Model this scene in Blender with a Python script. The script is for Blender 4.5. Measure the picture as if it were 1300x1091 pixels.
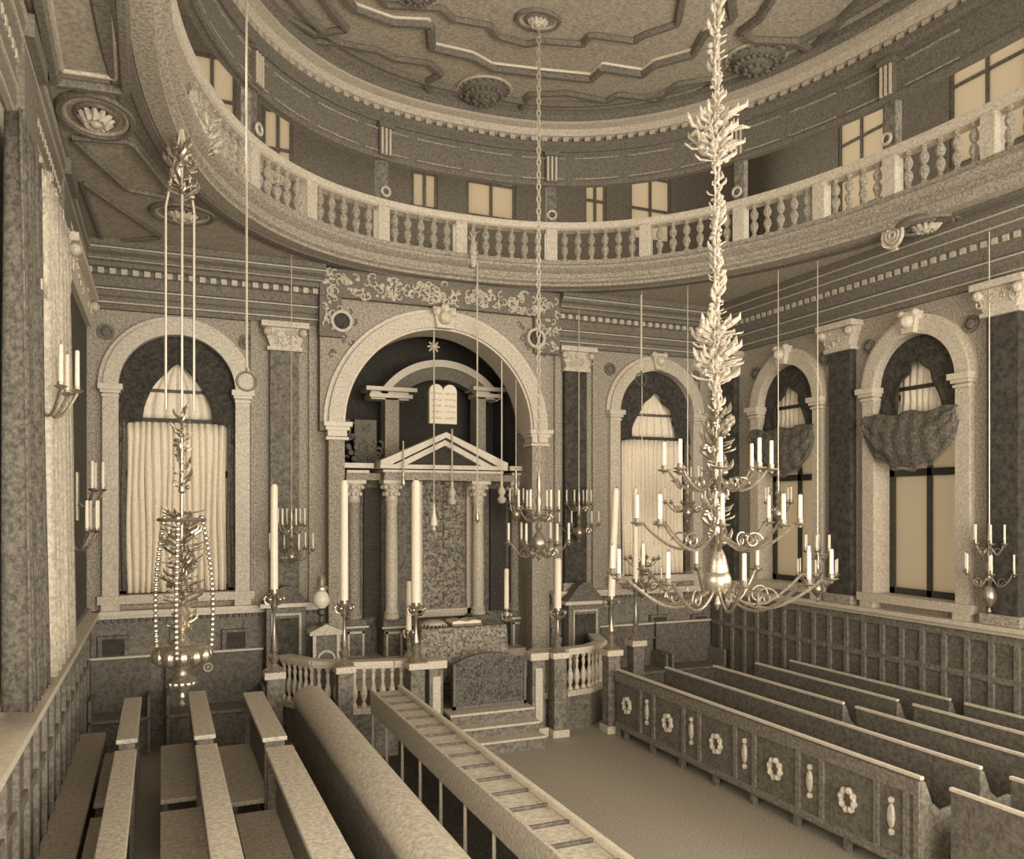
import bpy, bmesh, math, random
from math import sin, cos, pi, sqrt, atan2, radians
from mathutils import Vector

random.seed(7)
C = bpy.context.scene
COL = C.collection
for _o in list(bpy.data.objects):
    bpy.data.objects.remove(_o)

# ------------------------------------------------------------------ camera
YAW = math.atan(445 / 1050.0)
F = 1050.0
HZ = 643.0
EYE = 3.0
FX, FY = sin(YAW), cos(YAW)
cam = bpy.data.cameras.new('camera')
cam_o = bpy.data.objects.new('camera', cam)
COL.objects.link(cam_o)
cam_o.location = (0, 0, EYE)
cam_o.rotation_euler = (pi / 2, 0, -YAW)
cam.sensor_width = 36
cam.lens = 36 * F / 1300
cam.shift_y = (HZ - 545.5) / 1300
cam.clip_end = 200
C.camera = cam_o

# ------------------------------------------------------------------ world and light
world = bpy.data.worlds.new('world')
C.world = world
world.use_nodes = True
bg = world.node_tree.nodes['Background']
bg.inputs['Color'].default_value = (1.0, 0.93, 0.82, 1)
bg.inputs['Strength'].default_value = 2.0


def area(name, loc, rot, sx, sy, power, col=(1, 0.92, 0.79)):
    l = bpy.data.lights.new(name, 'AREA')
    l.shape = 'RECTANGLE'
    l.size = sx
    l.size_y = sy
    l.energy = power
    l.color = col
    o = bpy.data.objects.new(name, l)
    COL.objects.link(o)
    o.location = loc
    o.rotation_euler = rot
    return o


# added fill at the open rear of the hall, then daylight of the side windows nearer than the frame
area('fill_rear', (3.8, -4.2, 4.4), (radians(92), 0, 0), 8.5, 4.5, 900)  # added fill light behind the camera, no windows modelled there
area('fill_rear_low', (3.8, -4.0, 1.6), (radians(118), 0, 0), 8.0, 2.6, 520)  # second added fill, tilted up to brighten the ceilings
area('daylight_right_windows', (8.3, 2.4, 3.6), (radians(95), 0, radians(90)), 4.5, 2.8, 230)
area('daylight_left_window', (-0.75, 3.0, 3.6), (radians(95), 0, radians(-90)), 2.4, 2.6, 120)
area('daylight_gallery_left', (-2.6, 5.0, 8.4), (radians(90), 0, radians(-90)), 9.0, 2.4, 260)
area('daylight_gallery_right', (10.4, 5.0, 8.4), (radians(90), 0, radians(90)), 9.0, 2.4, 260)
area('daylight_gallery_front', (3.8, 12.9, 8.3), (radians(-90), 0, 0), 12.0, 2.2, 260)

C.view_settings.view_transform = 'Standard'
C.view_settings.look = 'None'
C.view_settings.gamma = 1
C.view_settings.use_curve_mapping = False
C.view_settings.exposure = 0.0

# ------------------------------------------------------------------ measuring helpers
RX, RY = cos(YAW), -sin(YAW)


def proj(x, y, z):
    zc = FX * x + FY * y
    if zc < 0.05:
        return (-9999, -9999)
    return (650 + F * (RX * x + RY * y) / zc, HZ - F * (z - EYE) / zc)


def at(px, py=HZ, Y=None, X=None, Z=None):
    u = (px - 650) / F
    v = (HZ - py) / F
    dx, dy, dz = FX + u * RX, FY + u * RY, v
    if Y is not None:
        t = Y / dy
    elif X is not None:
        t = X / dx
    else:
        t = (Z - EYE) / dz
    return (dx * t, dy * t, EYE + dz * t)


# ------------------------------------------------------------------ materials
TINT = (1.0, 0.88, 0.70)


def mat(name, v, rough=0.7, amt=0.35, scale=38.0, bump=0.15, metal=0.0, tint=TINT, second=None):
    m = bpy.data.materials.new(name)
    m.use_nodes = True
    nt = m.node_tree
    b = nt.nodes['Principled BSDF']
    b.inputs['Roughness'].default_value = rough
    b.inputs['Metallic'].default_value = metal
    tc = nt.nodes.new('ShaderNodeTexCoord')
    n1 = nt.nodes.new('ShaderNodeTexNoise')
    n1.inputs['Scale'].default_value = scale
    n1.inputs['Detail'].default_value = 3
    n1.inputs['Roughness'].default_value = 0.75
    nt.links.new(tc.outputs['Object'], n1.inputs['Vector'])
    r = nt.nodes.new('ShaderNodeValToRGB')
    lo, hi = v * (1 - amt), v * (1 + amt * 0.9)
    r.color_ramp.elements[0].position = 0.36
    r.color_ramp.elements[1].position = 0.64
    r.color_ramp.elements[0].color = (lo * tint[0], lo * tint[1], lo * tint[2], 1)
    hi = min(hi, 0.92)
    r.color_ramp.elements[1].color = (hi * tint[0], hi * tint[1], hi * tint[2], 1)
    nt.links.new(n1.outputs['Fac'], r.inputs['Fac'])
    nt.links.new(r.outputs['Color'], b.inputs['Base Color'])
    if bump:
        bp = nt.nodes.new('ShaderNodeBump')
        bp.inputs['Strength'].default_value = bump
        bp.inputs['Distance'].default_value = 0.01
        nt.links.new(n1.outputs['Fac'], bp.inputs['Height'])
        nt.links.new(bp.outputs['Normal'], b.inputs['Normal'])
    return m


M = {}
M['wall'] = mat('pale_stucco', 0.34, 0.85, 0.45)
M['marble'] = mat('pale_marble', 0.55, 0.5, 0.25)
M['trimlt'] = mat('gilt_light_moulding', 0.50, 0.5, 0.25)
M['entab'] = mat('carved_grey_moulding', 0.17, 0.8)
M['darkmarble'] = mat('dark_veined_marble', 0.06, 0.85, 0.5, 14)
M['midmarble'] = mat('brown_marble', 0.17, 0.8, 0.45, 18)
M['ceil'] = mat('ceiling_stucco', 0.40, 0.9, 0.3, 30)
M['ceildk'] = mat('ceiling_moulding', 0.17, 0.8, 0.4)
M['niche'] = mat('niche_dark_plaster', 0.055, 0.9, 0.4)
M['wood'] = mat('brown_wood', 0.19, 0.7, 0.4, 26)
M['wooddk'] = mat('dark_walnut', 0.14, 0.7, 0.4, 26)
M['woodlt'] = mat('worn_light_wood', 0.50, 0.55, 0.3, 30)
M['edge'] = mat('polished_wood_edge', 0.62, 0.4, 0.15)
M['floor'] = mat('terrazzo_floor', 0.36, 0.55, 0.35, 55)
M['curtain'] = mat('white_curtain_cloth', 0.86, 0.9, 0.12, 30)
M['drape'] = mat('dark_velvet_drape', 0.055, 0.95, 0.5, 20, 0.3)
M['drapemid'] = mat('heavy_brown_drape', 0.13, 0.95, 0.5, 30, 0.4)
M['candle'] = mat('white_wax', 0.86, 0.5, 0.04, 12, 0)
M['wick'] = mat('black_wick', 0.03, 0.9, 0.1)
M['brass'] = mat('aged_brass', 0.42, 0.32, 0.4, 60, 0.1, 0.75)
M['silver'] = mat('tarnished_silver', 0.62, 0.28, 0.3, 60, 0.1, 0.8)
M['iron'] = mat('dark_iron', 0.12, 0.5, 0.3, 60, 0.1, 0.5)
M['rod'] = mat('bright_gilt_rod', 0.62, 0.35, 0.15, 60, 0.0, 0.4)
M['cloth'] = mat('embroidered_cloth', 0.24, 0.9, 0.75, 24, 0.4)
M['paper'] = mat('white_paper', 0.8, 0.8, 0.05)
M['ink'] = mat('faded_ink', 0.06, 0.9, 0.1)
M['muntin'] = mat('dark_window_wood', 0.05, 0.6, 0.3)
M['carved'] = mat('carved_dark_wood', 0.10, 0.6, 0.7, 30, 0.5)


def pane_mat():
    m = bpy.data.materials.new('frosted_glass')
    m.use_nodes = True
    nt = m.node_tree
    for n in list(nt.nodes):
        nt.nodes.remove(n)
    o = nt.nodes.new('ShaderNodeOutputMaterial')
    mx = nt.nodes.new('ShaderNodeMixShader')
    mx.inputs[0].default_value = 0.35
    t = nt.nodes.new('ShaderNodeBsdfTranslucent')
    t.inputs['Color'].default_value = (0.60, 0.53, 0.42, 1)
    g = nt.nodes.new('ShaderNodeBsdfPrincipled')
    g.inputs['Base Color'].default_value = (0.5, 0.445, 0.36, 1)
    g.inputs['Roughness'].default_value = 0.35
    nt.links.new(t.outputs[0], mx.inputs[1])
    nt.links.new(g.outputs[0], mx.inputs[2])
    nt.links.new(mx.outputs[0], o.inputs['Surface'])
    return m


M['pane'] = pane_mat()
M['pane_bright'] = pane_mat()
M['pane_bright'].name = 'clear_gallery_glass'
for _n in M['pane_bright'].node_tree.nodes:
    if _n.type == 'BSDF_TRANSLUCENT':
        _n.inputs['Color'].default_value = (0.62, 0.55, 0.44, 1)
    if _n.type == 'MIX_SHADER':
        _n.inputs[0].default_value = 0.2


def glass_mat():
    m = bpy.data.materials.new('lamp_glass')
    m.use_nodes = True
    b = m.node_tree.nodes['Principled BSDF']
    b.inputs['Base Color'].default_value = (0.95, 0.88, 0.74, 1)
    b.inputs['Roughness'].default_value = 0.25
    b.inputs['Transmission Weight'].default_value = 0.05
    b.inputs['Subsurface Weight'].default_value = 0.0
    return m


M['glass'] = glass_mat()


# ------------------------------------------------------------------ mesh builder
class MB:
    def __init__(self, T=None):
        self.v = []
        self.f = []
        self.T = T

    def add(self, vs, fs):
        n = len(self.v)
        self.v += [tuple(p) for p in vs]
        self.f += [tuple(i + n for i in f) for f in fs]
        return self

    def box(self, x0, x1, y0, y1, z0, z1):
        vs = [(x, y, z) for z in (z0, z1) for y in (y0, y1) for x in (x0, x1)]
        return self.add(vs, [(0, 1, 3, 2), (4, 6, 7, 5), (0, 4, 5, 1), (2, 3, 7, 6), (0, 2, 6, 4), (1, 5, 7, 3)])

    def beam(self, a, b, w, h):
        """a box along a-b (any horizontal direction), top centre line a-b, w wide, h deep downwards"""
        a, b = Vector(a), Vector(b)
        d = (b - a)
        s = Vector((-d.y, d.x, 0)).normalized() * (w / 2)
        up = Vector((0, 0, -h))
        vs = [a - s, a + s, b + s, b - s, a - s + up, a + s + up, b + s + up, b - s + up]
        return self.add(vs, [(0, 1, 2, 3), (4, 7, 6, 5), (0, 4, 5, 1), (1, 5, 6, 2), (2, 6, 7, 3), (3, 7, 4, 0)])

    def lathe(self, cx, cy, prof, n=14, z0=0.0, tilt=(0, 0)):
        vs, fs = [], []
        for r, z in prof:
            for k in range(n):
                a = 2 * pi * k / n
                vs.append((cx + r * cos(a) + tilt[0] * z, cy + r * sin(a) + tilt[1] * z, z0 + z))
        m = len(prof)
        for i in range(m - 1):
            for k in range(n):
                k2 = (k + 1) % n
                fs.append((i * n + k, i * n + k2, (i + 1) * n + k2, (i + 1) * n + k))
        fs.append(tuple(range(n)))
        fs.append(tuple((m - 1) * n + k for k in reversed(range(n))))
        return self.add(vs, fs)

    def tube(self, pts, r, n=6, closed=False):
        pts = [Vector(p) for p in pts]
        m = len(pts)
        vs, fs = [], []
        prev = None
        for i, p in enumerate(pts):
            if closed:
                d = pts[(i + 1) % m] - pts[i - 1]
            else:
                d = pts[min(i + 1, m - 1)] - pts[max(i - 1, 0)]
            if d.length < 1e-9:
                d = Vector((0, 0, 1))
            d.normalize()
            if prev is None:
                s = d.cross(Vector((0, 0, 1)))
                if s.length < 0.05:
                    s = d.cross(Vector((1, 0, 0)))
            else:
                s = prev - d * prev.dot(d)
                if s.length < 1e-6:
                    s = d.cross(Vector((0.3, 1, 0.2)))
            s.normalize()
            prev = s
            t = d.cross(s)
            rr = r[i] if isinstance(r, (list, tuple)) else r
            for k in range(n):
                a = 2 * pi * k / n
                vs.append(p + s * (rr * cos(a)) + t * (rr * sin(a)))
        for i in range(m if closed else m - 1):
            j = (i + 1) % m
            for k in range(n):
                k2 = (k + 1) % n
                fs.append((i * n + k, i * n + k2, j * n + k2, j * n + k))
        if not closed:
            fs.append(tuple(range(n)))
            fs.append(tuple((m - 1) * n + k for k in reversed(range(n))))
        return self.add(vs, fs)

    def ball(self, c, r, n=7, sx=1, sy=1, sz=1):
        vs, fs = [], []
        m = max(4, n - 1)
        for i in range(1, m):
            th = pi * i / m
            for k in range(n):
                a = 2 * pi * k / n
                vs.append((c[0] + r * sx * sin(th) * cos(a), c[1] + r * sy * sin(th) * sin(a), c[2] + r * sz * cos(th)))
        t = len(vs)
        vs.append((c[0], c[1], c[2] + r * sz))
        vs.append((c[0], c[1], c[2] - r * sz))
        for i in range(m - 2):
            for k in range(n):
                k2 = (k + 1) % n
                fs.append((i * n + k, i * n + k2, (i + 1) * n + k2, (i + 1) * n + k))
        for k in range(n):
            fs.append((t, k, (k + 1) % n))
            fs.append((t + 1, (m - 2) * n + (k + 1) % n, (m - 2) * n + k))
        return self.add(vs, fs)

    def prism(self, poly, y0, y1):
        """polygon in (x,z) extruded from y0 to y1"""
        n = len(poly)
        vs = [(x, y0, z) for x, z in poly] + [(x, y1, z) for x, z in poly]
        fs = [tuple(range(n)), tuple(range(2 * n - 1, n - 1, -1))]
        fs += [(i, (i + 1) % n, n + (i + 1) % n, n + i) for i in range(n)]
        return self.add(vs, fs)

    def arch(self, cx, zs, r0, r1, y0, y1, n=28, a0=0.0, a1=pi, sx=1.0):
        """ring segment standing in the (x,z) plane"""
        vs, fs = [], []
        for i in range(n + 1):
            a = a0 + (a1 - a0) * i / n
            for r, y in ((r0, y0), (r1, y0), (r1, y1), (r0, y1)):
                vs.append((cx + sx * r * cos(a), y, zs + r * sin(a)))
        for i in range(n):
            for k in range(4):
                k2 = (k + 1) % 4
                fs.append((i * 4 + k, i * 4 + k2, i * 4 + 4 + k2, i * 4 + 4 + k))
        fs.append((0, 1, 2, 3))
        fs.append((n * 4 + 3, n * 4 + 2, n * 4 + 1, n * 4))
        return self.add(vs, fs)

    def curls(self, x0, x1, z0, z1, y, n, s, inside=None):
        """carved scrolls and leaves standing proud of the plane y (towards -y)"""
        for i in range(n):
            for _ in range(20):
                x, z = random.uniform(x0, x1), random.uniform(z0, z1)
                if inside is None or inside(x, z):
                    break
            if i % 3 == 0:
                self.ball((x, y - s * 0.15, z), s * random.uniform(0.35, 0.6), 6, 1, 0.6, 1)
            else:
                a0, dr = random.uniform(0, 2 * pi), random.choice((-1, 1))
                pts = []
                for k in range(7):
                    rr = s * (1.0 - 0.12 * k)
                    a = a0 + dr * k * 0.75
                    pts.append((x + rr * cos(a), y - s * 0.2, z + rr * sin(a)))
                self.tube(pts, [s * 0.26 - s * 0.02 * k for k in range(7)], 5)
        return self

    def build(self, name, m, parent=None, smooth=True, angle=35, bevel=0):
        T = self.T
        vs = [T(*p) for p in self.v] if T else self.v
        me = bpy.data.meshes.new(name)
        me.from_pydata([tuple(p) for p in vs], [], self.f)
        bm = bmesh.new()
        bm.from_mesh(me)
        bmesh.ops.recalc_face_normals(bm, faces=bm.faces)
        bm.to_mesh(me)
        bm.free()
        if smooth:
            for p in me.polygons:
                p.use_smooth = True
            me.set_sharp_from_angle(angle=radians(angle))
        me.materials.append(m)
        o = bpy.data.objects.new(name, me)
        COL.objects.link(o)
        if bevel:
            b = o.modifiers.new('bevel', 'BEVEL')
            b.width = bevel
            b.segments = 2
            b.limit_method = 'ANGLE'
        if parent is not None:
            o.parent = parent
            o.location = -parent.location if parent.type == 'EMPTY' else (0, 0, 0)
        return o


def tag(o, label=None, cat=None, group=None, kind=None):
    if label:
        o['label'] = label
    if cat:
        o['category'] = cat
    if group:
        o['group'] = group
    if kind:
        o['kind'] = kind
    return o


def thing(name, label, cat, loc=(0, 0, 0), group=None, kind=None):
    o = bpy.data.objects.new(name, None)
    COL.objects.link(o)
    o.location = loc
    o.empty_display_size = 0.1
    return tag(o, label, cat, group, kind)


def struct(o, label, cat):
    return tag(o, label, cat, None, 'structure')


def copy_tree(o, parent=None):
    c = o.copy()
    COL.objects.link(c)
    if parent is not None:
        c.parent = parent
    for ch in list(o.children):
        copy_tree(ch, c)
    return c


def poly_holes(outer, holes, d0, d1, T, name, m):
    """flat slab: polygon with holes in (u,v), from depth d0 to d1; T(u,d,v)->xyz"""
    bm = bmesh.new()
    edges = []
    for loop in [outer] + holes:
        vs = [bm.verts.new((u, 0, v)) for u, v in loop]
        for i in range(len(vs)):
            edges.append(bm.edges.new((vs[i], vs[(i + 1) % len(vs)])))
    bmesh.ops.triangle_fill(bm, use_beauty=True, use_dissolve=False, edges=edges)
    g = bmesh.ops.extrude_face_region(bm, geom=list(bm.faces))
    for e in g['geom']:
        if isinstance(e, bmesh.types.BMVert):
            e.co.y = d1
            e.tag = True
    for vv in bm.verts:
        if not vv.tag:
            vv.co.y = d0
    for vv in bm.verts:
        vv.co = Vector(T(*vv.co))
    bmesh.ops.recalc_face_normals(bm, faces=bm.faces)
    me = bpy.data.meshes.new(name)
    bm.to_mesh(me)
    bm.free()
    me.materials.append(m)
    o = bpy.data.objects.new(name, me)
    COL.objects.link(o)
    return o


# ------------------------------------------------------------------ room dimensions
XL, XR, YB = -0.90, 8.50, 11.50
YF = -4.6
ZC = 6.25        # lower ceiling
ZG = 6.50        # gallery floor
ZU = 8.72        # upper ceiling
ZD = 1.70        # dado top
CX, CY, EA, EB, EP = 3.92, 5.50, 3.97, 5.65, 2.4


def TB(u, w, z):      # back wall: w metres out of the wall
    return (u, YB - w, z)


def TR(u, w, z):      # right wall
    return (XR - w, u, z)


def TL(u, w, z):      # left wall
    return (XL + w, u, z)


def arch_loop(c, hw, zb, zs, n=24):
    pts = [(c - hw, zb), (c + hw, zb)]
    for i in range(n + 1):
        a = pi * i / n
        pts.append((c + hw * cos(a), zs + hw * sin(a)))
    return pts


ARC = 3.70           # centre of the ark arch
ARR = 1.42
ARS = 4.13
WINS_B = [(0.20, 0.70), (7.40, 0.70)]
WINS_R = [(9.62, 0.58), (7.37, 0.60), (5.10, 0.60), (2.85, 0.60), (0.6, 0.60)]
WINS_L = [(7.15, 0.62), (4.9, 0.60), (2.6, 0.60)]
WS, WB = 4.50, 1.88   # springing and sill heights
ASP = ARS

# ------------------------------------------------------------------ large structure
fl = MB().box(XL - 0.4, XR + 0.4, YF, YB + 1.7, -0.12, 0).build('floor', M['floor'])
struct(fl, 'pale speckled floor of the hall, bare between the desk and the right pews', 'floor')

holes = [arch_loop(c, h, WB, WS) for c, h in WINS_B] + [arch_loop(ARC, ARR, 0.02, ARS)]
o = poly_holes([(XL - 0.4, 0), (XR + 0.4, 0), (XR + 0.4, ZC), (XL - 0.4, ZC)], holes, 0, -0.4, TB, 'wall_back', M['wall'])
struct(o, 'pale stucco end wall with the great ark arch and two arched windows', 'wall')
holes = [arch_loop(c, h, WB, WS) for c, h in WINS_R]
o = poly_holes([(YF, 0), (YB, 0), (YB, ZC), (YF, ZC)], holes, 0, -0.4, TR, 'wall_right', M['wall'])
struct(o, 'pale stucco side wall on the right with arched windows', 'wall')
holes = [arch_loop(c, h, WB, WS) for c, h in WINS_L]
o = poly_holes([(YF, 0), (YB, 0), (YB, ZC), (YF, ZC)], holes, 0, -0.4, TL, 'wall_left', M['wall'])
struct(o, 'ornate side wall on the left seen at a steep angle', 'wall')

# oval path
def oval(t, off=0.0):
    def base(t):
        c, s = cos(t), sin(t)
        return (CX + EA * math.copysign(abs(c) ** (2 / EP), c), CY + EB * math.copysign(abs(s) ** (2 / EP), s))
    x, y = base(t)
    x1, y1 = base(t + 0.01)
    x0, y0 = base(t - 0.01)
    dx, dy = x1 - x0, y1 - y0
    l = sqrt(dx * dx + dy * dy) or 1
    return (x + off * dy / l, y - off * dx / l)


NOV = 240
# arc-length resampled parameters
_raw = [oval(2 * pi * i / 4000) for i in range(4001)]
_acc = [0]
for i in range(4000):
    _acc.append(_acc[-1] + math.dist(_raw[i], _raw[i + 1]))
OVL = _acc[-1]


def t_at(s):
    s = s % OVL
    lo, hi = 0, 4000
    while hi - lo > 1:
        m = (lo + hi) // 2
        if _acc[m] <= s:
            lo = m
        else:
            hi = m
    return 2 * pi * (lo + (s - _acc[lo]) / max(1e-9, _acc[hi] - _acc[lo])) / 4000


OVT = [t_at(OVL * i / NOV) for i in range(NOV)]


def oval_ring(prof, name, m, parent=None, angle=30):
    """closed (offset, z) profile carried round the oval"""
    mb = MB()
    k = len(prof)
    vs, fs = [], []
    for t in OVT:
        for off, z in prof:
            x, y = oval(t, off)
            vs.append((x, y, z))
    for i in range(NOV):
        j = (i + 1) % NOV
        for q in range(k):
            q2 = (q + 1) % k
            fs.append((i * k + q, i * k + q2, j * k + q2, j * k + q))
    mb.add(vs, fs)
    return mb.build(name, m, parent, angle=angle)


def TZ(z0):
    return lambda u, d, v: (u, v, z0 + d)


ov = [oval(t) for t in OVT]
o = poly_holes([(-3.2, YF), (11.0, YF), (11.0, 13.6), (-3.2, 13.6)], [[oval(t, 0.12) for t in OVT]], 0, 0.2, TZ(ZC), 'ceiling', M['ceil'])
struct(o, 'lower stucco ceiling around the oval opening', 'ceiling')
upper_disc = [oval(t, 0.095) for t in OVT]
o = poly_holes(upper_disc, [], 0, 0.2, TZ(ZU), 'ceiling_upper', M['ceil'])
struct(MB().box(-3.2, 11.0, YF, 13.6, 10.4, 10.6).build('ceiling', M['ceil']), 'plain high ceiling of the women gallery outside the oval', 'ceiling')
o.name = 'ceiling'
struct(o, 'upper stucco ceiling above the oval women gallery', 'ceiling')

# oval fascia of the gallery (several fillets)
p = [(0.16, 6.235), (0.0, 6.235), (0.0, 6.27), (-0.05, 6.29), (-0.05, 6.33), (0.0, 6.35), (0.0, 6.42), (-0.05, 6.44), (-0.10, 6.48), (-0.10, 6.52), (-0.06, 6.54), (0.30, 6.54), (0.30, 6.46), (0.16, 6.44)]
struct(oval_ring(p, 'trim_1', M['wall']), 'moulded oval edge of the gallery floor', 'moulding')
p = [(0.17, 6.21), (0.24, 6.21), (0.26, 6.225), (0.36, 6.225), (0.38, 6.248), (0.17, 6.248)]
struct(oval_ring(p, 'trim_2', M['ceildk']), 'dark moulding around the oval under the gallery', 'moulding')
# drum
p = [(0.0, 7.72), (0.10, 7.72), (0.10, 8.70), (0.0, 8.70)]
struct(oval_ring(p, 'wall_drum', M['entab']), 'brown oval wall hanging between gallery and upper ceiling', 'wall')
p = [(0.0, 8.20), (-0.03, 8.20), (-0.03, 8.24), (-0.07, 8.27), (-0.07, 8.33), (0.0, 8.33)]
struct(oval_ring(p, 'trim_4', M['entab']), 'dark string moulding on the oval drum', 'moulding')
p = [(0.0, 7.70), (-0.04, 7.70), (-0.04, 7.76), (0.0, 7.76)]
struct(oval_ring(p, 'trim_5', M['ceildk']), 'lower lip of the oval drum', 'moulding')
p = [(0.0, 8.40), (-0.06, 8.42), (-0.10, 8.50), (-0.20, 8.53), (-0.20, 8.57), (0.0, 8.57)]
struct(oval_ring(p, 'trim_6', M['trimlt']), 'bright upper cornice line of the oval', 'moulding')
p = [(0.0, 8.57), (-0.20, 8.575), (-0.24, 8.64), (-0.24, 8.71), (0.0, 8.71)]
struct(oval_ring(p, 'trim_7', M['ceildk']), 'dark cove between the oval cornice and the upper ceiling', 'moulding')
p = [(-0.42, 8.66), (-0.46, 8.66), (-0.50, 8.71), (-0.38, 8.71)]
struct(oval_ring(p, 'trim_8', M['entab']), 'thin fillet round the upper ceiling', 'moulding')
# dentils of the drum
mb = MB()
for i in range(int(OVL / 0.16)):
    t = t_at(i * 0.16)
    x, y = oval(t, -0.03)
    px, py = proj(x, y, 8.3)
    if y > 1.5 and -100 < px < 1400:
        x2, y2 = oval(t_at(i * 0.16 + 0.08), -0.03)
        mb.beam((x, y, 8.40), (x2, y2, 8.40), 0.07, 0.06)
struct(mb.build('trim_9', M['trimlt'], smooth=False), 'row of small dentils under the oval cornice', 'moulding')

# outer gallery walls with windows
GB, GL, GR = 13.4, -3.0, 10.8
gw = []
GS = 8.02
for pa, pb in ((237, 300), (333, 372), (522, 556), (592, 655), (742, 770), (800, 852)):
    gw.append((at(pa, Y=GB)[0], at(pb, Y=GB)[0]))
holes = [[(a, GS), (b, GS), (b, 9.9), (a, 9.9)] for a, b in gw]
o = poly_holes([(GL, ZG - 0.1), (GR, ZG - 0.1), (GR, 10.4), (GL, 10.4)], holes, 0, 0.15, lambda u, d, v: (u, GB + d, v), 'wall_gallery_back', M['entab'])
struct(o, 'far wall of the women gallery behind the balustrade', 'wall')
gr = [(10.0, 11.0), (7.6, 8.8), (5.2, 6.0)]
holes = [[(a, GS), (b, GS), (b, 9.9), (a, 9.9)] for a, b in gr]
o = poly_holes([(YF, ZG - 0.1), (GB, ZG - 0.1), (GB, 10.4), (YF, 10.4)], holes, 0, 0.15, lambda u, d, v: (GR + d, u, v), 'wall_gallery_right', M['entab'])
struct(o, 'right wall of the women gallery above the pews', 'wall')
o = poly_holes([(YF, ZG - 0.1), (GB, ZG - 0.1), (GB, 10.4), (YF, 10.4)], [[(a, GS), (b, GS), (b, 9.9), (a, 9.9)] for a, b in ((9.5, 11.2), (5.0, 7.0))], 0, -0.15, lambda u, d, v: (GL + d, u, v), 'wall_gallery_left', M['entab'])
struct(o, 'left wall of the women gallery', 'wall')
wn = 1


def gallery_window(a, b, T, label):
    global wn
    t = thing('window_%d' % wn, label, 'window', T(a, 0, GS), kind='structure')
    wn += 1
    mb = MB(T)
    for u in (a, b - 0.05, (a + b) / 2 - 0.02):
        mb.box(u, u + 0.05, 0.02, 0.08, GS, 9.9)
    for z in (GS, 8.6, 9.2, 9.85):
        mb.box(a, b, 0.03, 0.07, z, z + 0.05)
    mb.build('window_frame', M['wooddk'], t, smooth=False)
    MB(T).box(a, b, 0.045, 0.055, GS, 9.9).build('window_pane', M['pane_bright'], t, smooth=False)


for i, (a, b) in enumerate(gw):
    gallery_window(a, b, lambda u, w, z: (u, GB + w, z), ['bright gallery window at far left above the balustrade', 'small gallery window right of the hanging iron rod', 'gallery window left of the oval bracket', 'wide pale gallery window above the ark arch', 'gallery window right of the middle bracket', 'bright gallery window left of the great chandelier chain'][i])
for i, (a, b) in enumerate(gr):
    gallery_window(a, b, lambda u, w, z: (GR + w, u, z), ['pale gallery window right of the great chandelier chain', 'pale gallery window above the right pews', 'gallery window at the upper right corner'][i])

# ------------------------------------------------------------------ entablatures
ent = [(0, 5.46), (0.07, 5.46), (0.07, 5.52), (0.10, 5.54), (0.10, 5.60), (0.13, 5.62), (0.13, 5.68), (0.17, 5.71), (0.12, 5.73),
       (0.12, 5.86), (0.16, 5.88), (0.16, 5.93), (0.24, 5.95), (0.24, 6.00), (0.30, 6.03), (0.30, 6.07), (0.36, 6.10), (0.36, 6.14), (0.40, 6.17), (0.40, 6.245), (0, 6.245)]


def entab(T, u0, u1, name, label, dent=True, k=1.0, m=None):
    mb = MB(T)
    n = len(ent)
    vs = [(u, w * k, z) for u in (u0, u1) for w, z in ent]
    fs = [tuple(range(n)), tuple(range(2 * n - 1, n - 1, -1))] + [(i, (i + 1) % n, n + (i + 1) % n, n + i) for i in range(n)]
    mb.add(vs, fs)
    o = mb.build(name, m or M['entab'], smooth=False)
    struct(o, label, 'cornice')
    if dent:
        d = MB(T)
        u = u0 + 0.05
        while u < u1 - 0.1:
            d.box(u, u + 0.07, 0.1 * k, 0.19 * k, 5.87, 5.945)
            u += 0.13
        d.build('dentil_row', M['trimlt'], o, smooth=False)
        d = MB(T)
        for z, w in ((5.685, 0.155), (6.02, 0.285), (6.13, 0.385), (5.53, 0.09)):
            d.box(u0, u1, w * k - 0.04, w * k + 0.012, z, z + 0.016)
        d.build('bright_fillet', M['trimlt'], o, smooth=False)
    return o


ZT = 6.17
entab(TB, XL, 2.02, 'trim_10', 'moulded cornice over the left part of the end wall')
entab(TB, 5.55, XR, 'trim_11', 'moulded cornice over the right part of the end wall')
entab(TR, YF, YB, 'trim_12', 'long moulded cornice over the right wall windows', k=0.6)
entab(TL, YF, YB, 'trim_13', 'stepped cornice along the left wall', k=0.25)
# forward break of the left cornice
b = MB(TL)
for y0, y1 in ((8.6, 9.2), (6.2, 6.8), (4.0, 4.6)):
    b.box(y0, y1, 0.0, 0.08, 5.5, 6.05).box(y0 - 0.04, y1 + 0.04, 0, 0.14, 6.05, 6.2)
struct(b.build('trim_14', M['entab'], smooth=False), 'blocks where the left cornice steps forward', 'cornice')

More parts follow.
